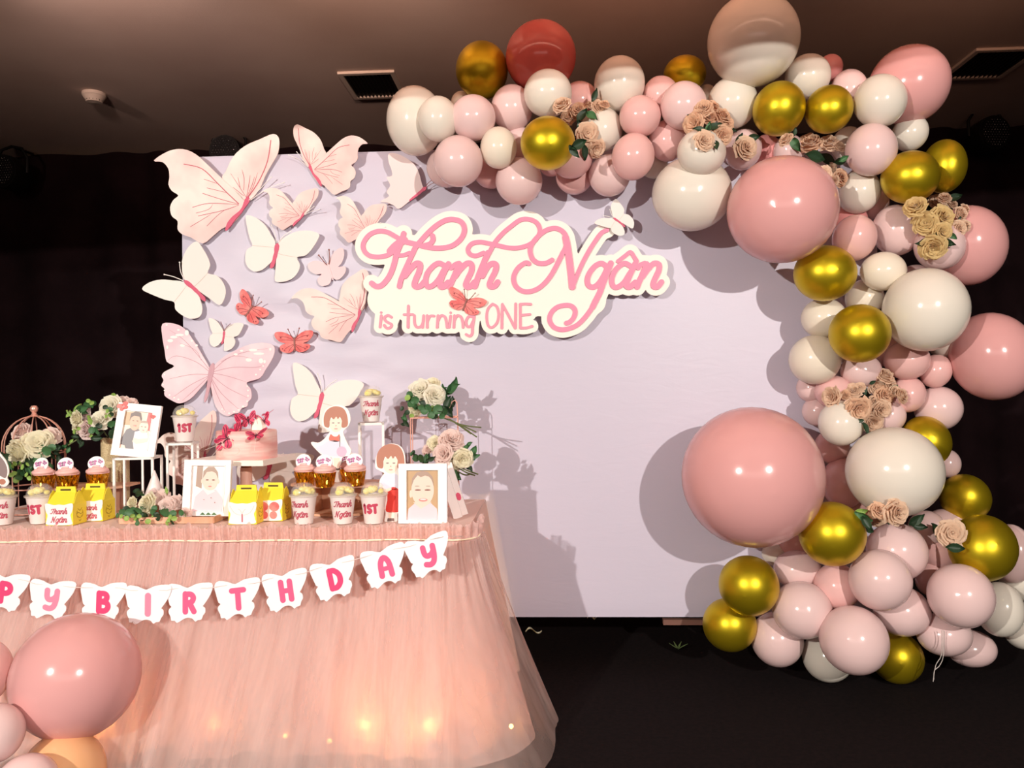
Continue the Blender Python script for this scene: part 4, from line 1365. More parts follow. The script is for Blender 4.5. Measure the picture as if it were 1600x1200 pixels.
def tulle_layer(off, flare, amp, z0, z1, seed, nu, nv, fcount, drift=.0, u0=0.0):
    f, L = sampler(skirt_path(off))
    r_ = random.Random(seed)
    fr = [(r_.uniform(.6, 1.4) * fcount, r_.uniform(0, 6), r_.uniform(.4, 1)) for _ in range(7)]
    corner = (TR - .05 - XL) / L

    def fn(uu, v):
        u = u0 + (1 - u0) * uu
        u2 = min(1, max(0, u + .004 * math.sin(u * 40 + seed) * v))
        x, y = f(u2)
        n = normal(f, u2)
        s = u * L
        near = math.exp(-((s - corner * L - .04) / .35) ** 2)
        fold = 0
        for w, ph, a in fr:
            fold += a * math.sin(s * w + ph + 1.6 * math.sin(s * w * .31 + ph) + v * 1.4 * math.sin(ph + s * 3))
        fold /= 3.0
        sharp = math.copysign(abs(fold) ** .8, fold)
        g = (.006 * math.sin(s * 190 + seed + 2 * math.sin(s * 13)) + .004 * math.sin(s * 311)) * max(0, 1 - v * 1.9)
        front = 1 / (1 + math.exp((s - corner * L - .06) / .05))
        out = flare * (v ** 1.15) * (.5 + .95 * front + .24 * near * near) + amp * sharp * (.12 + v ** .8) + g * (1 - .4 * v)
        lat = drift * v * v * math.sin(s * 5 + seed) + .03 * near * v
        t = Vector((-n.y, n.x))
        z = z0 - (z0 - z1) * v + .012 * math.sin(s * 21 + seed) * v
        return Vector((x + n.x * out + t.x * lat, y + n.y * out + t.y * lat, max(.004, z)))
    mb = MB()
    mb.grid(fn, nu, nv, keepuv=True)
    return mb


wpart('inner_tulle', tulle_layer(.012, .11, .034, TT - .035, .02, 5, 700, 22, 34), m_tul2, skirt, angle=80)
wpart('outer_tulle', tulle_layer(.022, .19, .046, TT - .033, .012, 11, 800, 24, 24, .03), m_tul1, skirt, angle=80)
wpart('loose_tulle', tulle_layer(.030, .29, .055, TT - .05, .006, 23, 900, 22, 17, .05), m_tul3, skirt, angle=80)
# gathered ruffle standing up over the table edge
f0, L0 = sampler(skirt_path(.020))


def ruff(u, v):
    x, y = f0(u)
    n = normal(f0, u)
    s = u * L0
    out = .006 * math.sin(s * 230) + .006 * math.sin(s * 97 + 1) + .01 * (1 - v) + .004 * v
    z = TT - .036 + v * (.052 + .006 * math.sin(s * 61) + .005 * math.sin(s * 143 + 2) + .004 * math.sin(s * 317))
    return Vector((x + n.x * (out + .012 * v), y + n.y * (out + .012 * v), z))


rf = MB()
rf.grid(ruff, 1200, 5, keepuv=True)
wpart('ruffle', rf, tulle_mat('ruffle_tulle', (250, 214, 208), .62, 60), skirt, angle=80)
cdm = mat('glowing_cream_cord', (255, 236, 205), rough=.4, emit=(255, 225, 180), emit_s=.25)  # cord is no lamp; a faint glow is put into its material
cm = MB()
f1, L1 = sampler(skirt_path(.034))
cm.tube([Vector((*f1(u / 160), TT - .037 + .0015 * math.sin(u * .21))) for u in range(0, 152)], .0026, 6)
wpart('cord', cm, cdm, skirt)

# warm fairy lights lying on the floor under the tulle
fl = thing('fairy_lights', 'warm fairy lights glowing through the bottom of the skirt', 'string lights', (-.9, TF - .05, .03))
m_bulb = mat('warm_bulb', (255, 220, 150), emit=(255, 190, 90), emit_s=22)
wire = MB()
bl_pts = []
for k in range(34):
    x = -1.9 + k * .053
    bl_pts.append(Vector((x, TF - .035 + .03 * math.sin(k * 1.7), .05 + .035 * math.sin(k * 2.3))))
wire.tube(crom([tuple(p) for p in bl_pts], 3), .002, 5)
wpart('wire', wire, mat('copper_wire', (150, 100, 60), metal=.8, rough=.4), fl)
for k, p in enumerate(bl_pts):
    if k % 3 == 0:
        b_ = MB()
        b_.ball((0, 0, 0), .008, 10)
        o = wpart('bulb', b_.shift(p), m_bulb, fl)
for x, e in ((-1.62, 9), (-1.2, 4), (-.66, 7), (-.44, 7)):
    lamp('fairy_glow', 'POINT', (x, TF - .04, .07), (x, 0, 0), e, (1.0, .62, .22), shadow_soft_size=.03)

# ------------------------------------------------------------- lettering
def strokes_px(lst, ox=0, oy=0):
    return [([(x + ox, y + oy) for x, y in pts], w) for pts, w in lst]


T_SM = [([(640, 560), (590, 680), (530, 820), (470, 920), (390, 975), (300, 950)], 62), ([(400, 640), (470, 575), (600, 560), (760, 545)], 60)]
H_SM = [([(800, 540), (740, 690), (690, 800), (632, 985)], 66)] + h_low
H2 = strokes_px([([(545, 470), (470, 650), (400, 820), (335, 985)], 68), ([(430, 850), (490, 740), (550, 695), (600, 710), (590, 790), (540, 890), (518, 960), (545, 985), (590, 970), (640, 915)], 66)], 1240)
THANH = T_SM + H_SM + a_a + n_a + H2
N_SM = [([(20, 960), (80, 985), (140, 850), (190, 640), (230, 545)], 60), ([(230, 545), (250, 760), (285, 985)], 66), ([(285, 985), (340, 760), (420, 560), (480, 530)], 60)]
NGAN = N_SM + [q for nm, zf, q in ()]
for nm, zf, q in SIGN:
    if zf is ZCc and nm in ('a', 'circumflex', 'n'):
        NGAN = NGAN + q
    if nm == 'g':
        NGAN = NGAN + q[:1] + [([(755, 690), (705, 820), (655, 950), (610, 1060), (540, 1130), (470, 1090), (500, 1030)], 66)]
BOLD = {
    'P': [([(.25, 1), (.25, 0)], 1), ([(.25, .02), (.6, .02), (.8, .16), (.8, .38), (.6, .52), (.28, .54)], 1)],
    'Y': [([(.18, .0), (.2, .35), (.35, .5), (.62, .46), (.8, .3)], 1), ([(.86, .0), (.82, .5), (.7, .85), (.45, 1), (.15, .95)], 1)],
    'B': [([(.22, 1), (.22, 0)], 1), ([(.22, .02), (.6, .03), (.75, .2), (.62, .42), (.26, .47)], 1), ([(.26, .47), (.7, .52), (.84, .75), (.65, .97), (.22, .98)], 1)],
    'I': [([(.5, 0), (.5, 1)], 1.1)],
    'R': [([(.22, 1), (.22, 0)], 1), ([(.22, .02), (.6, .03), (.76, .22), (.62, .46), (.26, .5)], 1), ([(.5, .5), (.8, .98)], 1)],
    'T': [([(.1, .03), (.9, .0)], 1), ([(.5, .03), (.5, 1)], 1)],
    'H': [([(.2, 0), (.2, 1)], 1), ([(.8, 0), (.8, 1)], 1), ([(.2, .5), (.8, .5)], .9)],
    'D': [([(.22, 0), (.22, 1)], 1), ([(.22, .02), (.55, .03), (.84, .3), (.84, .7), (.55, .97), (.22, .98)], 1)],
    'A': [([(.15, 1), (.22, .3), (.5, .0), (.78, .3), (.85, 1)], 1), ([(.2, .62), (.8, .62)], .8)],
    'S': [([(.82, .12), (.5, .0), (.2, .15), (.25, .4), (.7, .58), (.82, .8), (.5, 1), (.15, .88)], 1)],
    '1': [([(.3, .18), (.55, .02), (.55, 1)], 1.1)],
}


def word_mb(strokes, x0, x1, yc, width, mapf, e, dens=5, bold=1.25):
    """strokes in zoom units mapped so that x0..x1 fills width; y measured from yc"""
    k = width / (x1 - x0)
    mb = MB()
    for pts, w in strokes:
        pp = [((x - x0) * k - width / 2, (yc - y) * k) for x, y in crom(pts, dens)]
        mb.ribbon(pp, w * k * bold, lambda x, y: mapf(x, y, e))
    return mb


def bold_mb(text, width, height, sw, mapf, e, gap=.12):
    n = len(text)
    cw = width / n
    mb = MB()
    for i, ch in enumerate(text):
        for pts, w in BOLD[ch]:
            pp = [(-width / 2 + cw * (i + gap + (1 - 2 * gap) * x), height / 2 - height * y) for x, y in crom(pts, 5)]
            mb.ribbon(pp, sw * w, lambda x, y: mapf(x, y, e))
    return mb


# ------------------------------------------------------------- dessert cups
m_cup = mat('white_cup', (250, 240, 236), rough=.35, spec=.5, transl=.15)
m_text = mat('raspberry_print', (196, 70, 96), rough=.5)
m_text2 = mat('rose_text_print', (188, 84, 102), rough=.5)
m_yel = mat('popcorn_yellow', (232, 214, 104), rough=.7, rgb2=(246, 234, 160), noise_scale=60)
m_clear = mat('clear_lid', (255, 255, 255), rough=.06, spec=.8, alpha=.16)
m_rimm = mat('lid_rim', (236, 226, 214), rough=.15, spec=.8, alpha=.55)
CH, CRT, CRB = .105, .0475, .033


def cup_map(x, z, e):
    zz = z + .058
    r = CRB + (CRT - CRB) * zz / CH + e
    a = x / (r)
    return Vector((r * math.sin(a), -r * math.cos(a), zz))


def make_cup(text, label, fill=9, seed=1):
    t = thing('dessert_cup', label, 'cup')
    obj('cup_body', MB().lathe([(CRB * .9, 0), (CRB, .002), (CRT, CH), (CRT * .96, CH), (CRB * .95, .006), (0, .006)], 36), m_cup, t)
    obj('lid_rim', MB().lathe([(CRT, CH - .004), (CRT + .005, CH - .003), (CRT + .006, CH + .003), (CRT - .002, CH + .005)], 36), m_rimm, t)
    obj('dome_lid', MB().lathe([((CRT - .001) * math.cos(a * PI / 2 / 9) ** .7 if a < 9 else 0, CH + .004 + .043 * math.sin(a * PI / 2 / 9)) for a in range(10)], 36), m_clear, t)
    r_ = random.Random(seed)
    obj('cream_layer', MB().lathe([(0, CH - .012), (CRT * .93, CH - .012), (CRT * .93, CH - .002), (CRT * .5, CH + .004), (0, CH + .006)], 24), m_cup, t)
    for k in range(fill):
        a = r_.uniform(0, 2 * PI)
        d = r_.uniform(.1, .72) * CRT
        b_ = MB()
        b_.ball((d * math.cos(a), d * math.sin(a), CH + .008 + .016 * (1 - d / CRT)), r_.uniform(.009, .015), 10, sc=(1, r_.uniform(.8, 1.2), r_.uniform(.7, 1)))
        obj('filling_lump', b_, m_yel, t)
    if text == 'name':
        mb = word_mb(THANH, 300, 1900, 770, .072, lambda x, z, e: cup_map(x, z + .018, e), .0006)
        obj('lettering', mb, m_text2, t)
        mb = word_mb(NGAN, 30, 1400, 770, .064, lambda x, z, e: cup_map(x, z - .019, e), .0006)
        obj('lettering', mb, m_text2, t)
    else:
        obj('lettering', bold_mb('1ST', .062, .028, .0105, cup_map, .0006, .1), m_text, t)
    return t


def put(t, px, Y, z, yaw=0.0):
    t.location = (atx(px, Y, z), Y, z)
    t.rotation_euler = (0, 0, yaw)
    return t


GC = 'dessert cups with dome lids'
ZT = TT + .003
cup_n = make_cup('name', 'cup with cursive name cut by the left edge of the photo', 12, 3)
cup_1 = make_cup('first', 'cup reading 1ST beside the left yellow box, front row', 8, 5)
put(cup_n, 4, 2.82, ZT, R(14))
put(cup_1, 63, 2.84, ZT, R(-2))
cup_n['group'] = cup_1['group'] = GC


def cupcopy(src, px, Y, z, yaw, label):
    return copy_thing(src, (atx(px, Y, z), Y, z), (0, 0, yaw), label, GC)


cupcopy(cup_n, 475, 2.80, ZT, R(-8), 'cup with cursive name, left one of the front cups right of the boxes')
cupcopy(cup_n, 536, 2.80, ZT, R(15), 'cup with cursive name in front of the right cupcake shelf')
cupcopy(cup_1, 584, 2.80, ZT, R(-8), 'cup reading 1ST beside the red skirted paper girl')

# ------------------------------------------------------------- white wire stands
m_wire = mat('white_metal', (250, 244, 238), rough=.4, spec=.5)
m_rgold = mat('rose_gold_wire', (236, 178, 160), rough=.35, metal=.5)


def wire_box(name, label, px, Y, w, d, h, yaw, bar=.0045, m=m_wire, round_=False, extra=0):
    t = put(thing(name, label, 'stand'), px, Y, ZT, yaw)
    for sx in (-1, 1):
        for sy in (-1, 1):
            obj('leg', MB().box((sx * (w / 2 - bar), sy * (d / 2 - bar), h / 2), (bar * 2, bar * 2, h)), m, t)
    for z in (bar, h - bar):
        g = MB()
        for s in (-1, 1):
            g.box((0, s * (d / 2 - bar), z), (w, bar * 2, bar * 2))
            g.box((s * (w / 2 - bar), 0, z), (bar * 2, d, bar * 2))
        obj('rail', g, m, t)
    return t


H1 = at(280, 691, 3.12).z - ZT
s1 = wire_box('wire_stand', 'white wire stand holding the 1ST cup, behind the party hat', 287, 3.12, .105, .12, H1, R(14))
H2_ = at(580, 660, 3.18).z - ZT
s2 = wire_box('wire_stand', 'tall white wire stand behind the upper paper girl, holding a cup', 582, 3.18, .105, .13, H2_, R(12))
H3 = at(218, 713, 3.05).z - ZT
s3 = wire_box('wire_stand', 'white wire stand under the family photo frame', 217, 3.05, .155, .12, H3, R(10))
for k in range(2):
    obj('crossbar', MB().box((-.035 + .07 * k, -.055, H3 / 2), (.007, .007, H3)), m_wire, s3)
for st, Hh in ((s1, H1), (s2, H2_)):
    obj('top_plate', MB().box((0, 0, Hh + .001), (.1, .115, .002)), m_clear, st)
cupcopy(cup_1, 289, 3.12, ZT + H1 + .003, R(23), 'raised cup reading 1ST on a white wire stand')
cupcopy(cup_n, 580, 3.18, ZT + H2_ + .003, R(13), 'raised cup with cursive name on the tall white stand')

# ------------------------------------------------------------- photo frames
m_fr = mat('white_frame', (253, 247, 244), rough=.4, spec=.4)
m_skin = mat('print_skin', (246, 214, 196), rough=.4)
m_skin2 = mat('print_skin_light', (242, 212, 196), rough=.4)
m_skin3 = mat('print_skin_tan', (222, 176, 150), rough=.4)
m_hair = mat('print_hair', (96, 72, 66), rough=.4)
m_hairl = mat('print_hair_thin', (176, 148, 132), rough=.4)
m_pbg = mat('print_wall', (238, 226, 214), rough=.4, rgb2=(226, 206, 188), noise_scale=20)
m_pbgw = mat('print_pale', (248, 240, 236), rough=.4)
m_pwhite = mat('print_cloth_white', (246, 232, 232), rough=.4)
m_ppink = mat('print_cloth_pink', (240, 208, 216), rough=.4)
m_pgrey = mat('print_grey_shirt', (104, 96, 102), rough=.4)
m_pline = mat('print_feature', (140, 88, 78), rough=.4)
m_pmouth = mat('print_mouth', (222, 140, 134), rough=.4)
m_pgold = mat('print_curtain', (196, 160, 120), rough=.4)
m_pred = mat('print_red', (214, 84, 84), rough=.4)
PM = [m_pbg, m_skin, m_skin2, m_skin3, m_hair, m_hairl, m_pbgw, m_pwhite, m_ppink, m_pgrey, m_pline, m_pmouth, m_pgold, m_pred]


def ell(cx, cy, rx, ry, n=20, a0=0, a1=360):
    return [(cx + rx * math.cos(R(a0 + (a1 - a0) * k / n)), cy + ry * math.sin(R(a0 + (a1 - a0) * k / n))) for k in range(n if a1 - a0 == 360 else n + 1)]


def frame(label, w, h, iw, ih, shapes, depth=.018, idx=.5, idz=.5):
    """origin at the bottom centre, front toward -Y; shapes (outline, mat index) in photo units 0..1"""
    t = thing('photo_frame', label, 'photo frame')
    x0, x1 = -iw / 2 + (idx - .5) * (w - iw), iw / 2 + (idx - .5) * (w - iw)
    z0 = (h - ih) * idz
    z1 = z0 + ih
    fb = MB()
    for (a, b_, c, d) in ((-w / 2, w / 2, 0, z0), (-w / 2, w / 2, z1, h), (-w / 2, x0, z0, z1), (x1, w / 2, z0, z1)):
        fb.box(((a + b_) / 2, 0, (c + d) / 2), (b_ - a, depth, d - c))
    obj('border', fb, m_fr, t)
    g = MB()
    e = .0035
    for (a, b_, c, d) in ((x0, x1, z0 - e, z0), (x0, x1, z1, z1 + e), (x0 - e, x0, z0 - e, z1 + e), (x1, x1 + e, z0 - e, z1 + e)):
        g.box(((a + b_) / 2, -depth / 2 - .001, (c + d) / 2), (b_ - a, .003, d - c))
    obj('inner_bead', g, m_fr, t)
    obj('back_panel', MB().box((0, depth / 2 - .002, h / 2), (w * .98, .004, h * .98)), m_fr, t)
    pr = MB()
    for k, (o_, mi) in enumerate(shapes):
        cl = [(min(1, max(0, x)), min(1, max(0, y))) for x, y in o_]
        pr.prism(cl, lambda x, y: Vector((x0 + (x1 - x0) * x, -.001 - .00035 * k, z0 + (z1 - z0) * y)), (0, .0003, 0), mi)
    obj('photo_print', pr, PM, t, smooth=False)
    obj('easel_leg', MB().box((0, depth / 2 + .03, h * .32), (.03, .003, h * .64), Matrix.Rotation(R(20), 3, 'X')), m_fr, t)
    return t


full = [(0, 0), (1, 0), (1, 1), (0, 1)]
man_baby = [(full, 0), ([(0, .62), (.3, .62), (.3, .97), (0, .97)], 12), ([(.78, .55), (1, .5), (1, 1), (.82, 1)], 13), ([(0, 0), (0, .28), (.12, .5), (.34, .58), (.6, .52), (.66, 0)], 9),
            (ell(.40, .72, .2, .23), 3), ([(.18, .74), (.2, .94), (.36, 1), (.54, .98), (.62, .82), (.6, .74), (.52, .87), (.32, .88), (.24, .84)], 4),
            ([(.44, .46), (.62, .5), (.9, .46), (1, .2), (.95, 0), (.5, 0), (.42, .2)], 7), (ell(.74, .6, .17, .16), 2), (ell(.74, .71, .15, .06, 12, 0, 180), 5),
            ([(.40, .2), (.55, .14), (.95, .22), (.98, .32), (.6, .28), (.45, .3)], 1), ([(0, 0), (.2, 0), (.16, .08), (0, .1)], 1),
            (ell(.32, .75, .035, .012, 10), 10), (ell(.47, .75, .035, .012, 10), 10), (ell(.40, .62, .05, .015, 10), 11), (ell(.67, .61, .025, .012, 8), 10), (ell(.80, .61, .025, .012, 8), 10), (ell(.74, .52, .03, .012, 8), 11)]
baby_pale = [(full, 6), ([(.12, .55), (.3, .5), (.32, 1), (.14, 1)], 5), ([(.05, 0), (.12, .32), (.35, .48), (.75, .48), (.95, .3), (1, 0)], 8), ([(.35, .48), (.5, .36), (.72, .44), (.66, .5), (.42, .52)], 7),
             (ell(.56, .68, .24, .22), 2), ([(.33, .72), (.34, .88), (.48, .98), (.66, .98), (.78, .86), (.8, .72), (.72, .84), (.6, .88), (.44, .86)], 5),
             (ell(.31, .66, .03, .05, 10), 1), (ell(.81, .66, .03, .05, 10), 1), (ell(.47, .69, .045, .014, 10), 10), (ell(.66, .69, .045, .014, 10), 10), (ell(.565, .62, .03, .02, 8), 1), (ell(.565, .55, .055, .016, 10), 11),
             (ell(.4, .26, .015, .01, 6), 10), (ell(.62, .3, .015, .01, 6), 10), (ell(.74, .2, .015, .01, 6), 10)]
baby_smile = [(full, 12), ([(0, 0), (.05, .22), (.3, .36), (.72, .36), (.95, .22), (1, 0)], 8), ([(.2, .35), (.45, .22), (.8, .36)], 2), (ell(.50, .60, .36, .33, 28), 2),
              ([(.14, .66), (.17, .84), (.3, .95), (.5, .99), (.68, .96), (.82, .86), (.86, .68), (.80, .80), (.70, .87), (.58, .89), (.44, .86), (.34, .90), (.22, .80)], 5), (ell(.13, .52, .05, .08, 10), 1),
              (ell(.35, .60, .10, .016, 12), 10), (ell(.66, .60, .10, .016, 12), 10), (ell(.51, .50, .06, .028, 10), 1), (ell(.52, .40, .14, .034, 14), 11), (ell(.52, .41, .10, .014, 12), 7), (ell(.33, .68, .08, .008, 8), 5), (ell(.68, .68, .08, .008, 8), 5)]
k1 = 3.05 / F
f1_ = frame('tilted white frame with a man holding a baby, on the white stand', 66 * k1, 84 * k1, 42 * k1, 60 * k1, man_baby)
bb_ = at(209.5, 712, 3.03)
f1_.location = (bb_.x, 3.02, ZT + H3 + .001)
f1_.rotation_euler = (R(-8), R(6.5), R(8))
for (x, z, s, a) in ((-.085 + .02, 78 * k1, .022, 30), (.055, 66 * k1, .012, -20)):
    st = MB()
    for sg in (-1, 1):
        for (wx, wz, ww, wh) in ((.55, .3, .5, .42), (.42, -.38, .36, .34)):
            st.prism(ell(sg * wx * s, wz * s, ww * s, wh * s, 14), lambda p, q: Vector((x + p * math.cos(R(a)) - q * math.sin(R(a)), -.0115, z + p * math.sin(R(a)) + q * math.cos(R(a)))), (0, .0012, 0))
    st.tube([(x + .6 * s * math.sin(R(a)), -.0125, z - .6 * s * math.cos(R(a))), (x - .5 * s * math.sin(R(a)), -.0125, z + .5 * s * math.cos(R(a)))], .0012, 6)
    obj('butterfly_sticker', st, m_coral, f1_, smooth=False)
k2 = 2.90 / F
f2_ = frame('white frame with a pale photo of a baby, right of the front flowers', 75 * k2, 88 * k2, 52 * k2, 72 * k2, baby_pale, idx=.55, idz=.42)
put(f2_, 322, 2.88, ZT + .018, R(4))
f2_.rotation_euler = (R(-5), R(1.5), R(2))
k3 = 2.80 / F
f3_ = frame('white frame with a grinning baby, at the right end of the table', 77 * k3, 93 * k3, 50 * k3, 77 * k3, baby_smile, idx=.48, idz=.35)
put(f3_, 661, 2.79, ZT, R(0))
f3_.rotation_euler = (R(-4), 0, R(-2))
# cartoon scallops on the pale frame
lf = MB()
for dx in (-.01, .012, .034):
    lf.prism([(dx - .010, 0), (dx, .010), (dx + .012, .0)], lambda x, y: Vector((x, -.0118, .004 + y)), (0, .001, 0))
obj('leaf_print', lf, m_green, f2_, smooth=False)

# leaning cards at the right end
m_card = mat('white_card', (252, 242, 240), rough=.5)
m_cardp = mat('card_pink', (232, 86, 120), rough=.5)
for dx, yy, lab, spot in ((0, 2.90, 'white card leaning against the grinning baby frame, nearer one', False), (9, 2.97, 'white card with a pink mark, leaning at the right end of the table', True)):
    t = put(thing('leaning_card', lab, 'card'), 716 + dx, yy, ZT)
    t.rotation_euler = (0, R(-17), R(4))
    obj('card_sheet', MB().box((0, 0, .105), (.034, .012, .21)), m_card, t)
    if spot:
        g = MB()
        g.prism(ell(.002, .075, .010, .016, 12), lambda x, y: Vector((x, -.0065, y)), (0, .0005, 0))
        obj('pink_mark', g, m_cardp, t, smooth=False)
# ------------------------------------------------------------- cake on its stand
m_cakew = mat('blush_cream_icing', (250, 214, 204), rough=.55, rgb2=(240, 172, 166), noise_scale=9, bump=.1, bump_scale=20)
nt = m_cakew.node_tree
for n in nt.nodes:
    if n.type == 'TEX_NOISE' and n.inputs['Scale'].default_value == 9:
        mp = nt.nodes.new('ShaderNodeMapping')
        mp.inputs['Scale'].default_value = (.7, .7, 5)
        tcx = nt.nodes.new('ShaderNodeTexCoord')
        nt.links.new(tcx.outputs['Object'], mp.inputs['Vector'])
        nt.links.new(mp.outputs['Vector'], n.inputs['Vector'])
m_standp = mat('pink_painted_wood', (240, 190, 172), rough=.45)
m_brass = mat('brown_collar', (170, 90, 60), rough=.4)
m_plate = mat('white_cake_board', (252, 244, 232), rough=.45)
YC = 3.08
zp = at(384, 719, YC).z
xc = atx(389, YC, zp)
st = thing('cake_stand', 'pink cake stand with a square white board on a turned post', 'cake stand', (xc, YC, ZT))
zt = zp - ZT
obj('post', MB().lathe([(.085, 0), (.085, .012), (.06, .02), (.032, .03), (.026, .05), (.024, zt * .45), (.034, zt * .47), (.034, zt * .52), (.024, zt * .54), (.023, zt - .03)], 28).shift((-.012, 0, 0)), m_standp, st)
obj('collar', MB().lathe([(.021, zt - .035), (.021, zt - .008)], 24).shift((-.012, 0, 0)), m_brass, st)
Rz = Matrix.Rotation(R(-26), 3, 'Z')
obj('board', MB().box((-.035, 0.02, zt), (.335, .29, .022), Matrix.Rotation(R(-7), 3, 'Z')), m_plate, st)
cr = 46 * YC / F
chh = 44 * YC / F
ck = thing('birthday_cake', 'round blush pink cake with a ring of magenta butterflies', 'cake', (xc, YC - .02, ZT + zt + .0112))
obj('cake_body', MB().lathe([(cr, 0), (cr * 1.005, chh * .5), (cr * .995, chh - .006), (cr * .97, chh), (0, chh)], 48, wob=lambda th, i: 1 + .006 * math.sin(th * 3 + i)), m_cakew, ck)
cone = MB()
cone.lathe([(.034, 0), (.028, .018), (.02, .032), (.010, .046), (.0, .052)], 9, (.045, .01, chh), wob=lambda th, i: 1 + .12 * math.sin(th * 3 + i * 2))
obj('icing_peak', cone, m_plate, ck, angle=20)
bn = MB()
sm_ = [(-.62, .28), (-.3, .30), (-.05, .36), (.1, .3), (.15, .1), (.3, .05), (.32, -.1), (.1, -.22), (-.3, -.25), (-.6, -.2), (-.66, 0)]
bn.prism(crom(sm_, 4, True), lambda x, y: Vector((cr * 1.012 * math.sin(x * .9 - .15), -cr * 1.012 * math.cos(x * .9 - .15), chh * (.38 + y * .9))), (0, .004, 0))
obj('icing_plaque', bn, mat('icing_plaque_pink', (250, 196, 180), rough=.6), ck, smooth=False)

m_mag = mat('magenta_wing', (206, 34, 84), rough=.45, rgb2=(232, 88, 120), noise_scale=60)
m_magd = mat('dark_wing_mark', (84, 16, 40), rough=.5)


def wing_outline(s):
    return [(.04, .0), (.2, .5), (.55, .92), (.95, 1.0), (1.0, .7), (.8, .3), (.55, .05), (.75, -.2), (.7, -.55), (.4, -.7), (.15, -.45), (.03, -.1)]


def cake_fly(loc, s, yaw, pitch, roll, fold, label):
    t = thing('sugar_butterfly', label, 'cake butterfly', loc, (R(pitch), R(roll), R(yaw)), 'magenta butterflies on the cake')
    for sg in (-1, 1):
        f = R(fold)
        mb = MB()
        mb.prism(crom(wing_outline(s), 3, True), lambda x, y: Vector((sg * x * s * math.cos(f), -x * s * math.sin(f), y * s)), (0, .0008, 0))
        w = obj('wing', mb, m_mag, t, smooth=False)
        mb = MB()
        for pts in ([(.05, .0), (.4, .5), (.85, .9)], [(.05, .0), (.5, .35), (.9, .65)], [(.05, 0), (.4, -.3), (.55, -.6)]):
            mb.ribbon(crom(pts, 3), .06, lambda x, y: Vector((sg * x * s * math.cos(f), -x * s * math.sin(f) - .0006, y * s)))
        obj('wing_vein', mb, m_magd, w, smooth=False)
    mb = MB()
    mb.tube([(0, -.001, -.55 * s), (0, -.002, -.2 * s), (0, -.002, .1 * s), (0, -.001, .3 * s)], [.0008, .0022, .0026, .0014], 8)
    mb.tube([(0, -.001, .3 * s), (.12 * s, -.001, .62 * s)], .0005, 4)
    mb.tube([(0, -.001, .3 * s), (-.12 * s, -.001, .62 * s)], .0005, 4)
    obj('body', mb, m_magd, t)
    mb = MB()
    mb.tube([(0, .001, -.3 * s), (0, .006, -1.4 * s), (0, .01, -2.2 * s)], .0006, 4)
    obj('stem_wire', mb, m_wire, t)
    return t


for px, py, dy, s, yaw, pitch, roll, fold, lab in [
        (354, 686, -.12, .042, 20, -15, 40, 12, 'magenta butterfly lowest on the left side of the cake'),
        (346, 693, -.10, .034, -20, -20, 70, 20, 'magenta butterfly hanging off the left edge of the cake, leftmost'),
        (368, 678, -.10, .038, 10, -35, 60, 15, 'magenta butterfly second from the left on the cake, tilted low'),
        (377, 664, -.03, .036, -25, 0, 25, 35, 'magenta butterfly folded upright on the left of the cake'),
        (388, 657, .0, .036, 20, 0, -10, 20, 'magenta butterfly at the top middle of the cake'),
        (400, 659, .01, .032, -30, 0, -20, 30, 'magenta butterfly right behind the top middle one'),
        (413, 658, .02, .034, 5, 0, -15, 25, 'magenta butterfly highest on the right of the cake'),
        (417, 647, .03, .026, 0, -78, -20, 10, 'dark magenta butterfly seen edge-on above the others'),
        (400, 681, -.13, .042, 10, -62, -10, 8, 'coral red butterfly lying on the front edge of the cake')]:
    cake_fly(at(px, py, YC - .02 + dy), s, yaw, pitch, roll, fold, lab)

# ------------------------------------------------------------- half-moon cupcake shelves
m_ply = mat('light_plywood', (226, 178, 148), rough=.6, rgb2=(212, 160, 128), noise_scale=14)


def halfmoon(label, pxl, pxr, py, Y, sup):
    z = at((pxl + pxr) / 2, py, Y).z
    xl, xr = atx(pxl, Y, z), atx(pxr, Y, z)
    cx, r = (xl + xr) / 2, (xr - xl) / 2
    t = thing('cupcake_shelf', label, 'wooden shelf', (cx, Y, ZT))
    h = z - ZT
    mb = MB()
    loop = [(r * math.cos(a), .02 - r * .42 * math.sin(a)) for a in [PI * k / 26 for k in range(27)]] + [(-r, .14), (r, .14)]
    mb.prism(loop, lambda x, y: Vector((x, y, h)), (0, 0, -.009))
    obj('shelf_top', mb, m_ply, t, smooth=False)
    for sx in sup:
        obj('support', MB().box((sx * r, .06, h / 2 - .005), (.012, .13, h - .01)), m_ply, t)
    obj('support', MB().box((0, .10, h / 2 - .005), (r * 1.3, .01, h - .01)), m_ply, t)
    mb = MB()
    lp = [(r * .75 * math.cos(a), .02 - r * .38 * math.sin(a)) for a in [PI * k / 20 for k in range(21)]] + [(-r * .75, .14), (r * .75, .14)]
    mb.prism(lp, lambda x, y: Vector((x, y, .009)), (0, 0, -.009))
    obj('base_board', mb, m_ply, t, smooth=False)
    return t, z


sh1, zs1 = halfmoon('left half-moon plywood shelf with three gold cupcakes', 45, 190, 760, 3.0, (-.62, .62))
sh2, zs2 = halfmoon('right half-moon plywood shelf with four gold cupcakes', 452, 602, 756, 3.0, (-.5, .62))

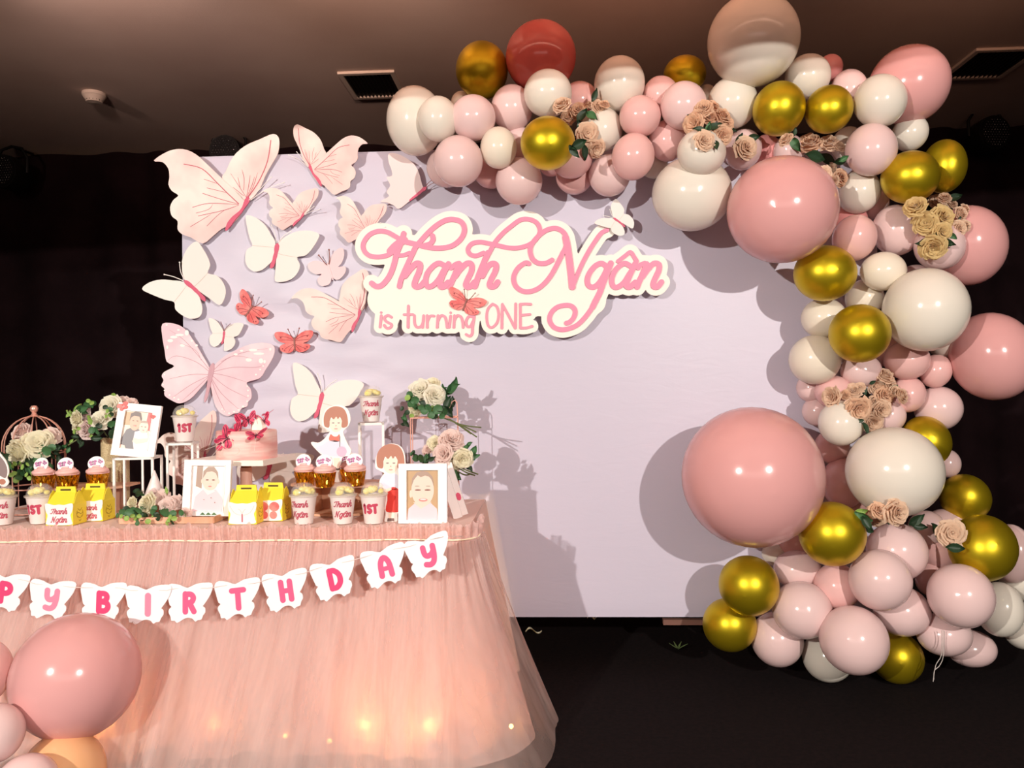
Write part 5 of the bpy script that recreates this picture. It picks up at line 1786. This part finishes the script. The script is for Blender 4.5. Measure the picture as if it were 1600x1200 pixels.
m_gold = mat('gold_sequin', (226, 160, 40), rough=.22, metal=.95)
nt = m_gold.node_tree
tc = nt.nodes.new('ShaderNodeTexCoord')
vo = nt.nodes.new('ShaderNodeTexVoronoi')
vo.inputs['Scale'].default_value = 190
mpv = nt.nodes.new('ShaderNodeMapping')
mpv.inputs['Scale'].default_value = (1, 1, .45)
nt.links.new(tc.outputs['Object'], mpv.inputs[0])
nt.links.new(mpv.outputs[0], vo.inputs['Vector'])
sub = nt.nodes.new('ShaderNodeVectorMath')
sub.operation = 'MULTIPLY_ADD'
sub.inputs[1].default_value = (1.5, 1.5, 1.5)
sub.inputs[2].default_value = (-.75, -.75, -.75)
nt.links.new(vo.outputs['Color'], sub.inputs[0])
geo = nt.nodes.new('ShaderNodeNewGeometry')
adv = nt.nodes.new('ShaderNodeVectorMath')
adv.operation = 'ADD'
nt.links.new(geo.outputs['Normal'], adv.inputs[0])
nt.links.new(sub.outputs[0], adv.inputs[1])
nrm = nt.nodes.new('ShaderNodeVectorMath')
nrm.operation = 'NORMALIZE'
nt.links.new(adv.outputs[0], nrm.inputs[0])
nt.links.new(nrm.outputs[0], nt.nodes['Principled BSDF'].inputs['Normal'])
m_frost = mat('pink_frosting', (240, 190, 184), rough=.5)
m_top = mat('white_topper', (252, 246, 244), rough=.45)
m_lila = mat('lilac_print', (190, 120, 166), rough=.5)
m_lilad = mat('plum_print', (104, 60, 96), rough=.5)


def make_cupcake():
    t = thing('cupcake', 'x', 'cupcake')
    h, rt, rb = .056, .0425, .033
    obj('wrapper', MB().lathe([(0, 0), (rb, 0), (rt, h), (rt * .95, h), (rb * .8, .02), (0, .02)], 48, wob=lambda th, i: 1 + .02 * math.sin(th * 24)), m_gold, t, angle=60)
    sw = MB()
    for k in range(4):
        rr = (.034, .027, .019, .01)[k]
        zz = h + .004 + k * .008
        sw.tube([(rr * math.cos(a * PI / 8), rr * math.sin(a * PI / 8), zz + .008 * a / 16) for a in range(17)], .009 - k * .0012, 10)
    sw.lathe([(0, h - .004), (.038, h - .004), (.034, h + .008), (.02, h + .024), (0, h + .034)], 24)
    obj('frosting', sw, m_frost, t)
    tp = MB()
    M = Matrix.Translation((0, -.016, h + .040)) @ Matrix.Rotation(R(-18), 4, 'X') @ Matrix.Rotation(R(8), 4, 'Y')
    tp.prism(ell(0, 0, .031, .029, 28), lambda x, y: M @ Vector((x, 0, y)), M.to_3x3() @ Vector((0, .0015, 0)))
    to = obj('topper_disc', tp, m_top, t, smooth=False)
    pr = MB()
    for (cx, cz, s, a) in ((-.012, .0, .014, 20), (.013, .009, .010, -25), (.009, -.013, .009, 10)):
        for sg in (-1, 1):
            for (wx, wz, ww, wh) in ((.6, .35, .5, .4), (.45, -.35, .36, .32)):
                pr.prism(ell(sg * wx * s, wz * s, ww * s, wh * s, 10), lambda p, q: M @ Vector((cx + p * math.cos(R(a)) - q * math.sin(R(a)), -.0006, cz + p * math.sin(R(a)) + q * math.cos(R(a)))), M.to_3x3() @ Vector((0, .0003, 0)))
    obj('butterfly_print', pr, m_lila, to, smooth=False)
    bd = MB()
    for (cx, cz, s, a) in ((-.012, .0, .014, 20), (.013, .009, .010, -25), (.009, -.013, .009, 10)):
        bd.ribbon([(cx + .5 * s * math.sin(R(a)), cz - .5 * s), (cx - .5 * s * math.sin(R(a)), cz + .6 * s)], .2 * s, lambda p, q: M @ Vector((p, -.001, q)))
    obj('butterfly_body_print', bd, m_lilad, to, smooth=False)
    return t


GK = 'gold cupcakes with round toppers'
ckp = make_cupcake()
first = True
for px, Y, z, yaw, lab in [
        (69, 2.93, zs1, -5, 'gold cupcake leftmost on the left shelf'),
        (106, 2.92, zs1, 5, 'gold cupcake in the middle of the left shelf'),
        (153, 2.96, zs1, 12, 'gold cupcake rightmost on the left shelf'),
        (477, 2.95, zs2, -5, 'gold cupcake leftmost on the right shelf'),
        (508, 2.91, zs2, 6, 'gold cupcake second from the left on the right shelf'),
        (545, 3.05, zs2, 0, 'gold cupcake at the back right of the right shelf, half hidden'),
        (555, 2.95, zs2, 8, 'gold cupcake rightmost on the right shelf, in front')]:
    loc = (atx(px, Y, z), Y, z + .0005)
    if first:
        ckp.location = loc
        ckp.rotation_euler = (0, 0, R(yaw))
        ckp['label'] = lab
        ckp['group'] = GK
        first = False
    else:
        copy_thing(ckp, loc, (0, 0, R(yaw)), lab, GK)

# ------------------------------------------------------------- yellow gable boxes
m_box = mat('yellow_card', (246, 226, 60), rough=.5)
m_boxd = mat('yellow_print', (176, 150, 30), rough=.5)
m_slot = mat('slot_dark', (90, 74, 30), rough=.8)


def gable_box(label, px, Y, yaw, face, w=.105, d=.085, h=.075, rh=.045):
    t = put(thing('gable_box', label, 'treat box', group='yellow treat boxes'), px, Y, ZT, yaw)
    obj('carton', MB().box((0, 0, h / 2), (w, d, h)), m_box, t)
    r_ = MB()
    v = [(-w / 2, -d / 2, h), (w / 2, -d / 2, h), (w / 2, d / 2, h), (-w / 2, d / 2, h), (-w / 2 + .012, -.004, h + rh), (w / 2 - .012, -.004, h + rh), (w / 2 - .012, .004, h + rh), (-w / 2 + .012, .004, h + rh)]
    r_.add(v, [(0, 1, 5, 4), (2, 3, 7, 6), (1, 2, 6, 5), (3, 0, 4, 7), (4, 5, 6, 7)])
    obj('sloping_roof', r_, m_box, t, smooth=False)
    hd = MB()
    a, b_ = w / 2 - .012, rh * .55
    hd.prism([(-a, 0), (a, 0), (a * .9, b_), (-a * .9, b_)], lambda x, y: Vector((x, -.003, h + rh - .004 + y)), (0, .006, 0))
    hd.prism([(-a * .5, b_ * .35), (a * .5, b_ * .35), (a * .5, b_ * .62), (-a * .5, b_ * .62)], lambda x, y: Vector((x, -.0036, h + rh - .004 + y)), (0, .0002, 0), 1)
    obj('handle', hd, [m_box, m_slot], t, smooth=False)
    for k in (-1, 1):
        fl_ = MB()
        fl_.prism([(-d * .42, 0), (d * .42, 0), (d * .2, rh * .85), (0, rh * 1.15), (-d * .2, rh * .85)], lambda x, y: Vector((k * (w / 2 - .001), x, h + y)), (-k * .002, 0, 0))
        obj('gable_flap', fl_, m_box, t, smooth=False)
    sd_ = MB()
    mf = lambda x, y: Vector((w / 2 + .0006, x, y))
    for pts in ([(-.012, .058), (0, .050), (.012, .058)], [(-.02, .040), (-.008, .044), (.006, .036), (.018, .042)], [(-.014, .030), (0, .022), (.014, .030)], [(-.006, .016), (.0, .010), (.006, .016)], [(-.016, .05), (-.02, .036), (-.012, .024)], [(.016, .05), (.02, .036), (.012, .024)]):
        sd_.ribbon(crom(pts, 3), .0022, mf, (-.0004, 0, 0))
    obj('side_print', sd_, m_boxd, t, smooth=False)
    lb = MB()
    o2 = [(-.054, .034), (-.048, .044), (-.02, .038), (0, .040), (.02, .038), (.048, .044), (.054, .034), (.050, .012), (.044, .0), (.048, -.02), (.044, -.036), (-.044, -.036), (-.048, -.02), (-.044, 0), (-.050, .012)]
    lb.prism(crom(o2, 3, True), lambda x, y: Vector((x, -d / 2 - .002, h * .52 + y)), (0, .0015, 0))
    plate = obj('label_plate', lb, m_card, t, smooth=False)
    mf2 = lambda x, y, e: Vector((x, -d / 2 - .0022 - e, h * .52 + y))
    if face == 'name':
        obj('lettering', word_mb(THANH, 300, 1900, 770, .066, lambda x, z, e: mf2(x, z + .014, e), .0004), m_text2, plate)
        obj('lettering', word_mb(NGAN, 30, 1400, 770, .062, lambda x, z, e: mf2(x, z - .017, e), .0004), m_text2, plate)
    elif face == 'moth':
        g = MB()
        g.ribbon([(0, -.028), (0, -.002)], .005, lambda x, y: mf2(x, y, .0004))
        obj('body_print', g, m_text2, plate)
        g = MB()
        for pts in ([(0, 0), (-.006, .012), (-.014, .018)], [(0, 0), (.006, .012), (.014, .018)], [(-.046, .03), (-.03, .005), (-.006, -.005)], [(.046, .03), (.03, .005), (.006, -.005)]):
            g.ribbon(crom(pts, 3), .0014, lambda x, y: mf2(x, y, .0004))
        obj('line_print', g, m_bedge, plate)
    else:
        g = MB()
        for sg in (-1, 1):
            g.prism(ell(sg * .022, .016, .020, .018, 14), lambda x, y: mf2(x, y, .0006), (0, .0004, 0))
            g.prism(ell(sg * .018, -.016, .015, .015, 14), lambda x, y: mf2(x, y, .0006), (0, .0004, 0))
        obj('butterfly_print', g, m_coral, plate, smooth=False)
    return t


gable_box('yellow box with the cursive name on a white plate, front left', 104, 2.83, R(0), 'name')
gable_box('yellow box behind the left name box, its side in view', 150, 2.92, R(0), 'name')
gable_box('yellow box with a white butterfly plate, below the cake', 386, 2.83, R(0), 'moth')
gable_box('yellow box with coral butterfly print, behind the white butterfly box', 428, 2.90, R(-4), 'coral')

# ------------------------------------------------------------- party hat, vase, tray
ht = put(thing('party_hat', 'white cone party hat behind the front flowers', 'party hat'), 242, 2.98, ZT + .05)
hh = at(242, 735, 2.98).z - ht.location.z
obj('cone', MB().lathe([(.05, 0), (.0505, .002), (.002, hh)], 40), mat('pearl_paper', (250, 240, 236), rough=.4, rgb2=(238, 222, 220), noise_scale=40), ht)
rfh = MB()
rfh.lathe([(.05, .0), (.056, .004), (.052, .012)], 64, wob=lambda th, i: 1 + .05 * math.sin(th * 22))
obj('brim_ruffle', rfh, m_palep, ht)
obj('hat_block', MB().lathe([(.045, -.05), (.045, 0)], 24), m_ply, ht)
vz = put(thing('glitter_vase', 'tall cream glitter cylinder vase behind the left shelf', 'vase'), 181, 3.2, ZT)
vh = at(181, 684, 3.2).z - ZT
obj('vase_body', MB().lathe([(0, 0), (.055, 0), (.055, vh), (.05, vh), (.05, .01), (0, .01)], 40), mat('cream_glitter', (232, 214, 172), rough=.4, rgb2=(200, 176, 128), noise_scale=260, bump=.5, bump_scale=400), vz)
tr = put(thing('wooden_tray', 'low wooden tray under the front flowers and pale photo', 'tray'), 277, 2.90, ZT)
mb = MB()
mb.box((0, 0, .005), (.36, .17, .01))
mb.box((0, -.085, .012), (.36, .006, .024))
mb.box((0, .085, .012), (.36, .006, .024))
mb.box((-.18, 0, .012), (.006, .17, .024))
mb.box((.18, 0, .012), (.006, .17, .024))
obj('tray_board', mb, m_ply, tr)

# ------------------------------------------------------------- birdcage
YG = 3.12
zc_ = lambda py: at(55, py, YG).z
cg = put(thing('birdcage', 'rose gold wire birdcage with a ball on top, at the left', 'birdcage'), 55, YG, ZT)
cr_ = .117
hd_ = zc_(697) - ZT
ht_ = zc_(650) - ZT
n = 10
for k in range(n):
    a = 2 * PI * k / n + .2
    mb = MB()
    mb.tube([(cr_ * math.cos(a), cr_ * math.sin(a), .006), (cr_ * math.cos(a), cr_ * math.sin(a), hd_)] + [(cr_ * math.cos(t_) * math.cos(a), cr_ * math.cos(t_) * math.sin(a), hd_ + (ht_ - hd_) * math.sin(t_)) for t_ in [PI / 2 * j / 8 for j in range(1, 9)]], .0026, 6)
    obj('bar', mb, m_rgold, cg)
for z in (.006, hd_ * .38, hd_ * .9):
    mb = MB()
    mb.tube([(cr_ * math.cos(2 * PI * j / 40), cr_ * math.sin(2 * PI * j / 40), z) for j in range(40)], .003, 6, closed=True)
    obj('hoop', mb, m_rgold, cg)
mb = MB()
mb.lathe([(.0, ht_ + .045), (.010, ht_ + .043), (.016, ht_ + .033), (.014, ht_ + .022), (.008, ht_ + .014), (.011, ht_ + .006), (.022, ht_ - .002), (.0, ht_ - .004)], 20)
obj('finial', mb, m_rgold, cg)

# rose gold tall stand at the right
YR = 3.22
hR = at(680, 652, YR).z - ZT
rg = put(thing('flower_stand', 'tall thin rose gold wire stand holding the upper right flowers', 'stand'), 681, YR, ZT, R(6))
w, d = .195, .11
for sx in (-1, 1):
    for sy in (-1, 1):
        obj('leg', MB().tube([(sx * w / 2, sy * d / 2, 0), (sx * w / 2, sy * d / 2, hR)], .0022, 6), m_rgold, rg)
mb = MB()
c_ = [(-w / 2, -d / 2), (w / 2, -d / 2), (w / 2, d / 2), (-w / 2, d / 2)]
for z in (.003, hR):
    mb.tube([(x, y, z) for x, y in c_], .003, 6, closed=True)
for k in range(7):
    x = -w / 2 + w * (k + .5) / 7
    mb.tube([(x, -d / 2, hR), (x, d / 2, hR)], .0016, 5)
obj('top_rack', mb, m_rgold, rg)
mb = MB()
mb.tube([(.045, -d / 2 - .004, hR), (.075, -d / 2 - .004, hR + .065), (.088, -d / 2 - .004, hR + .072), (.095, -d / 2 - .004, hR + .06), (.098, -d / 2 - .004, hR + .01), (.09, -d / 2 - .004, hR)], .0026, 6)
obj('handle', mb, m_rgold, rg)

# ------------------------------------------------------------- flowers on the table
bouquet('cream and blush rose bunch at the birdcage', [(26, 708, 22, 'cream', 2.99), (32, 675, 17, 'blush', 3.05), (60, 692, 21, 'cream', 3.0), (78, 682, 15, 'blush', 3.06), (42, 690, 14, 'cream', 3.03)],
        [(74, 704, 17, 'round', 'g', 20, 2.98), (60, 716, 18, 'round', 'g', -30, 3.0), (70, 722, 18, 'round', 'g', 60, 3.0), (48, 722, 18, 'round', 'd', 100, 3.0), (12, 715, 16, 'round', 'd', 150, 2.98), (20, 728, 14, 'round', 'g', -80, 2.98), (36, 738, 13, 'round', 'g', -40, 2.98),
         (24, 724, 9, 'round', 'l', 0, 2.95), (36, 730, 9, 'round', 'l', 70, 2.95), (42, 742, 8, 'round', 'l', 20, 2.95), (18, 742, 8, 'round', 'l', 160, 2.95), (52, 735, 14, 'round', 'g', -60, 3.0), (90, 700, 14, 'point', 'd', 10, 3.05), (102, 697, 10, 'point', 'g', 20, 3.05), (30, 745, 12, 'round', 'g', 0, 2.97), (84, 712, 12, 'point', 'd', -30, 3.05)], Yf=3.0)
bouquet('large cream rose bouquet in the glitter vase', [(171, 634, 17, 'white', 3.15), (156, 655, 15, 'white', 3.08), (133, 671, 15, 'mauve', 3.1), (118, 655, 13, 'cream', 3.1), (131, 645, 14, 'mauve', 3.15), (191, 628, 11, 'blush', 3.2), (206, 629, 9, 'blush', 3.2), (120, 668, 10, 'cream', 3.15), (165, 648, 11, 'cream', 3.12)],
        [(130, 637, 18, 'point', 'g', 15, 3.12), (145, 631, 14, 'round', 'g', 0, 3.12), (110, 646, 11, 'point', 'l', 120, 3.1), (142, 658, 12, 'round', 'l', 10, 3.03), (152, 672, 14, 'round', 'g', -30, 3.05), (175, 662, 14, 'round', 'g', 60, 3.05), (176, 676, 14, 'round', 'd', -50, 3.05), (152, 684, 14, 'point', 'd', 0, 3.08),
         (178, 617, 8, 'round', 'l', 80, 3.18), (172, 640, 9, 'round', 'g', -20, 3.06), (143, 629, 8, 'round', 'l', 40, 3.1), (117, 674, 9, 'round', 'l', -40, 3.08), (125, 690, 10, 'point', 'd', -80, 3.1), (118, 683, 9, 'point', 'd', -10, 3.1), (172, 649, 8, 'round', 'l', 50, 3.03)], Yf=3.1,
        stems=[[(172, 690, 3.2), (160, 670, 3.16)], [(104, 697, 3.08), (122, 686, 3.1)]])
bouquet('cream and blush rose garland lying in front of the pale photo', [(228, 788, 18, 'cream', 2.87), (252, 778, 13, 'blush', 2.92), (262, 790, 12, 'blush', 2.86), (275, 785, 11, 'blush', 2.9), (205, 786, 10, 'cream', 2.88), (290, 803, 9, 'blush', 2.84), (240, 772, 9, 'mauve', 2.93)],
        [(218, 797, 13, 'round', 'g', 100, 2.83), (203, 802, 15, 'round', 'g', 160, 2.83), (192, 800, 12, 'round', 'g', 60, 2.84), (225, 808, 14, 'round', 'd', -60, 2.82), (240, 800, 12, 'round', 'g', 40, 2.83), (258, 800, 15, 'round', 'g', 90, 2.82), (248, 808, 13, 'round', 'd', 0, 2.81), (270, 803, 12, 'round', 'g', 30, 2.82),
         (284, 801, 10, 'round', 'g', 70, 2.82), (218, 806, 8, 'round', 'l', 0, 2.79), (231, 815, 9, 'round', 'l', 20, 2.79), (272, 810, 9, 'round', 'l', 10, 2.79), (198, 810, 9, 'round', 'l', -30, 2.79), (215, 818, 8, 'round', 'g', -30, 2.79), (262, 818, 9, 'round', 'l', -50, 2.79), (260, 770, 8, 'point', 'l', 60, 2.93), (219, 771, 14, 'point', 'd', 20, 2.95)], Yf=2.85)
bouquet('white rose bouquet on top of the rose gold stand', [(656, 608, 17, 'white', 3.18), (681, 617, 16, 'white', 3.14), (675, 600, 12, 'cream', 3.22), (648, 640, 11, 'cream', 3.2)],
        [(709, 606, 20, 'point', 'g', 25, 3.17), (695, 607, 12, 'point', 'g', 100, 3.18), (641, 617, 12, 'round', 'g', 120, 3.16), (648, 625, 14, 'round', 'g', 20, 3.14), (637, 622, 10, 'round', 'l', 60, 3.14), (644, 632, 12, 'round', 'g', -40, 3.14), (670, 637, 14, 'round', 'g', 0, 3.12), (684, 640, 16, 'round', 'g', 50, 3.12), (674, 648, 12, 'round', 'g', -70, 3.12), (664, 642, 13, 'round', 'g', 180, 3.12),
         (700, 630, 18, 'point', 'd', 70, 3.16), (702, 643, 16, 'point', 'd', -60, 3.16), (690, 650, 10, 'round', 'g', -10, 3.12), (635, 661, 11, 'point', 'd', -60, 3.16), (631, 655, 9, 'point', 'g', 150, 3.16), (636, 645, 9, 'round', 'd', 60, 3.16), (661, 630, 10, 'round', 'd', -30, 3.15)], Yf=3.16,
        stems=[[(702, 655, 3.16), (722, 664, 3.14), (752, 668, 3.12)], [(706, 657, 3.16), (722, 667, 3.14), (745, 683, 3.12)], [(704, 656, 3.16), (722, 668, 3.14), (736, 678, 3.12)], [(700, 655, 3.16), (720, 664, 3.14), (744, 675, 3.12)], [(690, 652, 3.16), (706, 658, 3.15), (722, 665, 3.14)]])
bouquet('blush rose bouquet behind the grinning baby frame', [(706, 686, 18, 'blush', 3.0), (690, 709, 16, 'blush', 2.96), (678, 694, 13, 'cream', 3.04), (724, 718, 15, 'cream', 2.97), (667, 702, 9, 'blush', 3.04), (712, 724, 11, 'cream', 3.0), (715, 697, 12, 'blush', 3.02)],
        [(740, 712, 15, 'point', 'g', 10, 3.0), (659, 716, 14, 'round', 'g', 40, 2.97), (650, 713, 9, 'round', 'd', 120, 3.0), (728, 700, 11, 'point', 'g', 60, 3.0), (712, 710, 12, 'point', 'd', -20, 2.98), (714, 744, 14, 'point', 'g', -85, 3.0), (674, 716, 12, 'point', 'd', 30, 2.96), (736, 732, 9, 'point', 'd', -60, 3.0)], Yf=3.0,
        stems=[[(712, 728, 3.0), (728, 738, 3.0), (742, 743, 2.98)], [(714, 728, 3.0), (732, 736, 3.0), (747, 741, 2.98)], [(710, 734, 3.0), (726, 742, 3.0), (734, 741, 2.98)]])
# ------------------------------------------------------------- paper girls
m_outl = mat('standee_white', (255, 250, 244), rough=.5)
m_bob = mat('bob_brown', (190, 128, 106), rough=.5)
m_face = mat('girl_face', (255, 232, 214), rough=.5)
m_bod = mat('bodice_coral', (228, 122, 104), rough=.5)
m_skl = mat('skirt_lilac', (228, 226, 242), rough=.5)
m_ball = mat('bag_mauve', (216, 190, 214), rough=.5)
m_redsk = mat('skirt_red', (226, 60, 50), rough=.5)
m_grl = mat('feature_grey', (150, 130, 128), rough=.5)
m_lip = mat('girl_lips', (240, 170, 160), rough=.5)
m_shoe = mat('shoe_dark', (120, 96, 90), rough=.5)
GM = [m_outl, m_bob, m_face, m_bod, m_skl, m_ball, m_redsk, m_grl, m_lip, m_shoe]
Z8 = lambda x, y: (480 + x * .2167, 580 + y * .2167)


def standee(label, Y, shapes, zf, root_px, base_z):
    t = thing('paper_girl', label, 'paper figure', (atx(root_px, Y, base_z), Y, base_z))
    for k, (nm, o_, mi, e) in enumerate(shapes):
        mb = MB()
        pts = crom(o_, 4, True) if len(o_) > 4 else o_
        mb.prism(pts, lambda x, y: at(*zf(x, y), Y - e), (0, .0015 if e else .004, 0))
        wpart(nm, mb, GM[mi], t, smooth=False)
    return t


def head(dx, dy, s=1.0, hairtop=True):
    q = lambda L: [(dx + x * s, dy + y * s) for x, y in L]
    return [('hair', q([(-85, 15), (-88, -40), (-72, -85), (-40, -112), (0, -122), (45, -112), (72, -80), (85, -30), (84, 15), (60, 32), (40, 22), (45, -40), (20, -62), (8, -48), (-8, -64), (-28, -50), (-45, -40), (-48, 25), (-68, 30)]), 1, .001),
            ('face', q(ell(0, 8, 46, 56, 20)), 2, .0008),
            ('hair_fringe', q([(-52, 0), (-50, -50), (0, -75), (50, -50), (50, 0), (42, -22), (28, -45), (14, -30), (2, -48), (-16, -28), (-34, -42), (-44, -20)]), 1, .0014),
            ('eye', q(ell(-20, -2, 9, 4, 8)), 7, .0012), ('eye', q(ell(20, -2, 9, 4, 8)), 7, .0012), ('mouth', q(ell(0, 40, 13, 5, 10)), 8, .0012), ('nose', q(ell(0, 18, 5, 4, 8)), 8, .0011)]


g1 = [('outline_card', [(108, 390), (112, 330), (135, 275), (190, 246), (250, 246), (292, 275), (312, 335), (300, 388), (262, 430), (265, 465), (298, 535), (318, 570), (298, 610), (252, 625), (246, 700), (245, 790), (185, 790), (182, 700), (175, 622), (112, 605), (70, 572), (30, 525), (36, 510), (80, 515), (120, 490), (160, 440), (158, 425), (125, 408)], 0, 0)]
g1 += head(207, 375)
g1 += [('bodice', [(168, 455), (190, 470), (215, 470), (232, 455), (232, 505), (160, 500)], 3, .001), ('skirt', [(155, 502), (232, 505), (275, 545), (285, 590), (250, 612), (180, 612), (115, 600), (65, 560), (70, 545), (110, 530)], 4, .001),
       ('bag', ell(248, 580, 36, 38, 16), 5, .0016), ('leg', [(190, 625), (235, 625), (235, 700), (192, 700)], 2, .001), ('shoe', [(205, 690), (212, 700), (228, 700), (236, 688), (236, 712), (205, 712)], 9, .0014), ('bag_strap', [(232, 470), (238, 470), (238, 545), (232, 545)], 7, .0012)]
Y1 = 3.02
d1 = standee('upper paper girl cut-out with brown bob and lilac skirt, on the shelf', Y1, g1, Z8, 526, zs2)
g2 = [('outline_card', [(490, 690), (500, 610), (545, 548), (605, 522), (670, 540), (700, 590), (708, 650), (700, 700), (660, 760), (665, 860), (672, 1000), (650, 1030), (645, 1085), (560, 1085), (565, 1020), (530, 900), (520, 800), (545, 750), (555, 735), (520, 715)], 0, 0)]
g2 += [(a, [(x, y) for x, y in b_], c, d_) for a, b_, c, d_ in head(602, 665, 1.15)]
g2 += [('blouse', [(545, 755), (570, 742), (640, 742), (655, 770), (650, 850), (580, 850), (535, 860), (530, 800)], 4, .001), ('skirt', [(585, 850), (655, 850), (668, 1000), (660, 1015), (570, 1012), (578, 930)], 6, .001), ('leg', [(585, 1015), (625, 1015), (625, 1070), (588, 1070)], 2, .001), ('shoe', [(580, 1060), (625, 1060), (628, 1082), (576, 1082)], 9, .0014),
       ('arm', [(535, 820), (560, 850), (600, 840), (605, 855), (560, 875), (525, 850)], 2, .0018)]
standee('lower paper girl cut-out with red skirt, beside the grinning baby frame', 2.84, g2, Z8, 607, ZT)
g3 = [('outline_card', [(-10, 700), (8, 712), (18, 728), (21, 745), (17, 756), (21, 766), (12, 776), (-2, 772), (-12, 765)], 0, 0),
      ('hair', [(-10, 705), (6, 716), (15, 731), (17, 746), (12, 757), (0, 752), (-10, 750)], 7, .001), ('bow', ell(5, 765, 8, 6, 10), 1, .0012), ]
t3 = standee('paper cut-out with grey-brown hair, mostly outside the left edge', 2.90, g3, lambda x, y: (x * .66, 706 + (y - 700) * .72), -4, zs1 - .02)
pl = MB()
q = at(-4, 757, 2.905)
pl.tube([(q.x, q.y + .004, ZT), (q.x, q.y + .004, q.z)], .002, 6)
wpart('stick', pl, m_wire, t3)

# ------------------------------------------------------------- HAPPY BIRTHDAY bunting
m_bcard = mat('bunting_card', (252, 244, 247), rough=.5)
m_bl = mat('letter_pink', (236, 96, 140), rough=.5)
m_bl2 = mat('letter_soft_pink', (240, 140, 168), rough=.5)
m_bl3 = mat('letter_hot_pink', (226, 70, 120), rough=.5)
YBN = 2.555
card = [(-136, -106), (-112, -120), (-60, -112), (-12, -94), (40, -118), (120, -128), (146, -110), (132, -55), (104, -8), (88, 14), (84, 22), (97, 32), (98, 60), (84, 80), (74, 104), (52, 108), (36, 118), (22, 102), (2, 94), (-22, 95), (-44, 106), (-78, 126), (-92, 112), (-114, 112), (-118, 88), (-130, 62), (-128, 40), (-112, 24), (-124, 14), (-134, -30), (-143, -75)]
seq = [('P', 8, 926, 7, m_bl3), ('Y', 80, 937, 6, m_bl2), ('B', 161, 941, 2, m_bl3), ('I', 231, 945, 1, m_bl2), ('R', 296, 942, 0, m_bl), ('T', 372, 936, -4, m_bl), ('H', 447, 923, -8, m_bl), ('D', 523, 905, -12, m_bl3), ('A', 602, 885, -13, m_bl), ('Y', 671, 868, -15, m_bl)]
lab = {0: 'at the left edge of the photo', 1: 'left, above the big pink balloon', 2: 'above the right side of the big pink balloon', 3: '', 4: '', 5: '', 6: '', 7: '', 8: '', 9: 'last, at the right end of the bunting'}
names = ['letter P', 'first letter Y', 'letter B', 'letter I', 'letter R', 'letter T', 'letter H', 'letter D', 'letter A', 'last letter Y']
holes = []
for i, (ch, px, py, ang, mm) in enumerate(seq):
    Yc = YBN - .004 * (i % 2)
    t = thing('bunting_card', ('white butterfly card with pink %s %s' % (names[i], lab[i])).strip() if lab[i] else 'white butterfly card with pink %s on the bunting' % names[i], 'banner card', at(px, py, Yc), group='birthday bunting cards')
    ca, sa = math.cos(R(ang)), math.sin(R(ang))

    def zf(x, y):
        return (px + (x * ca - y * sa) * .25, py + (x * sa + y * ca) * .25)

    def mf(x, y, e=0.0):
        return at(*zf(x, y), Yc - e)
    mb = MB()
    mb.prism(crom(card, 2, True), mf, (0, .0016, 0))
    wpart('card', mb, m_bcard, t, smooth=False)
    mb = MB()
    for pts, w in BOLD[ch]:
        mb.ribbon([(-46 + 92 * x, -56 + 112 * y) for x, y in crom(pts, 5)], 35 * w, lambda x, y: mf(x, y, .0008))
    wpart('letter', mb, mm, t, smooth=False)
    holes.append((zf(-105, -88), zf(110, -92), Yc))
sg_ = MB()
pts = []
for a, b_, Yc in holes:
    pts += [at(*a, Yc - .003), at((a[0] + b_[0]) / 2, (a[1] + b_[1]) / 2 - 1, Yc + .006), at(*b_, Yc - .003)]
pts.append(at(724, 838, 2.68))
sg_.tube(crom([tuple(p) for p in pts], 3), .0012, 5)
tag(obj('bunting_string', sg_, mat('white_string', (240, 220, 215), rough=.6)), 'thin white string carrying the birthday cards', 'string')
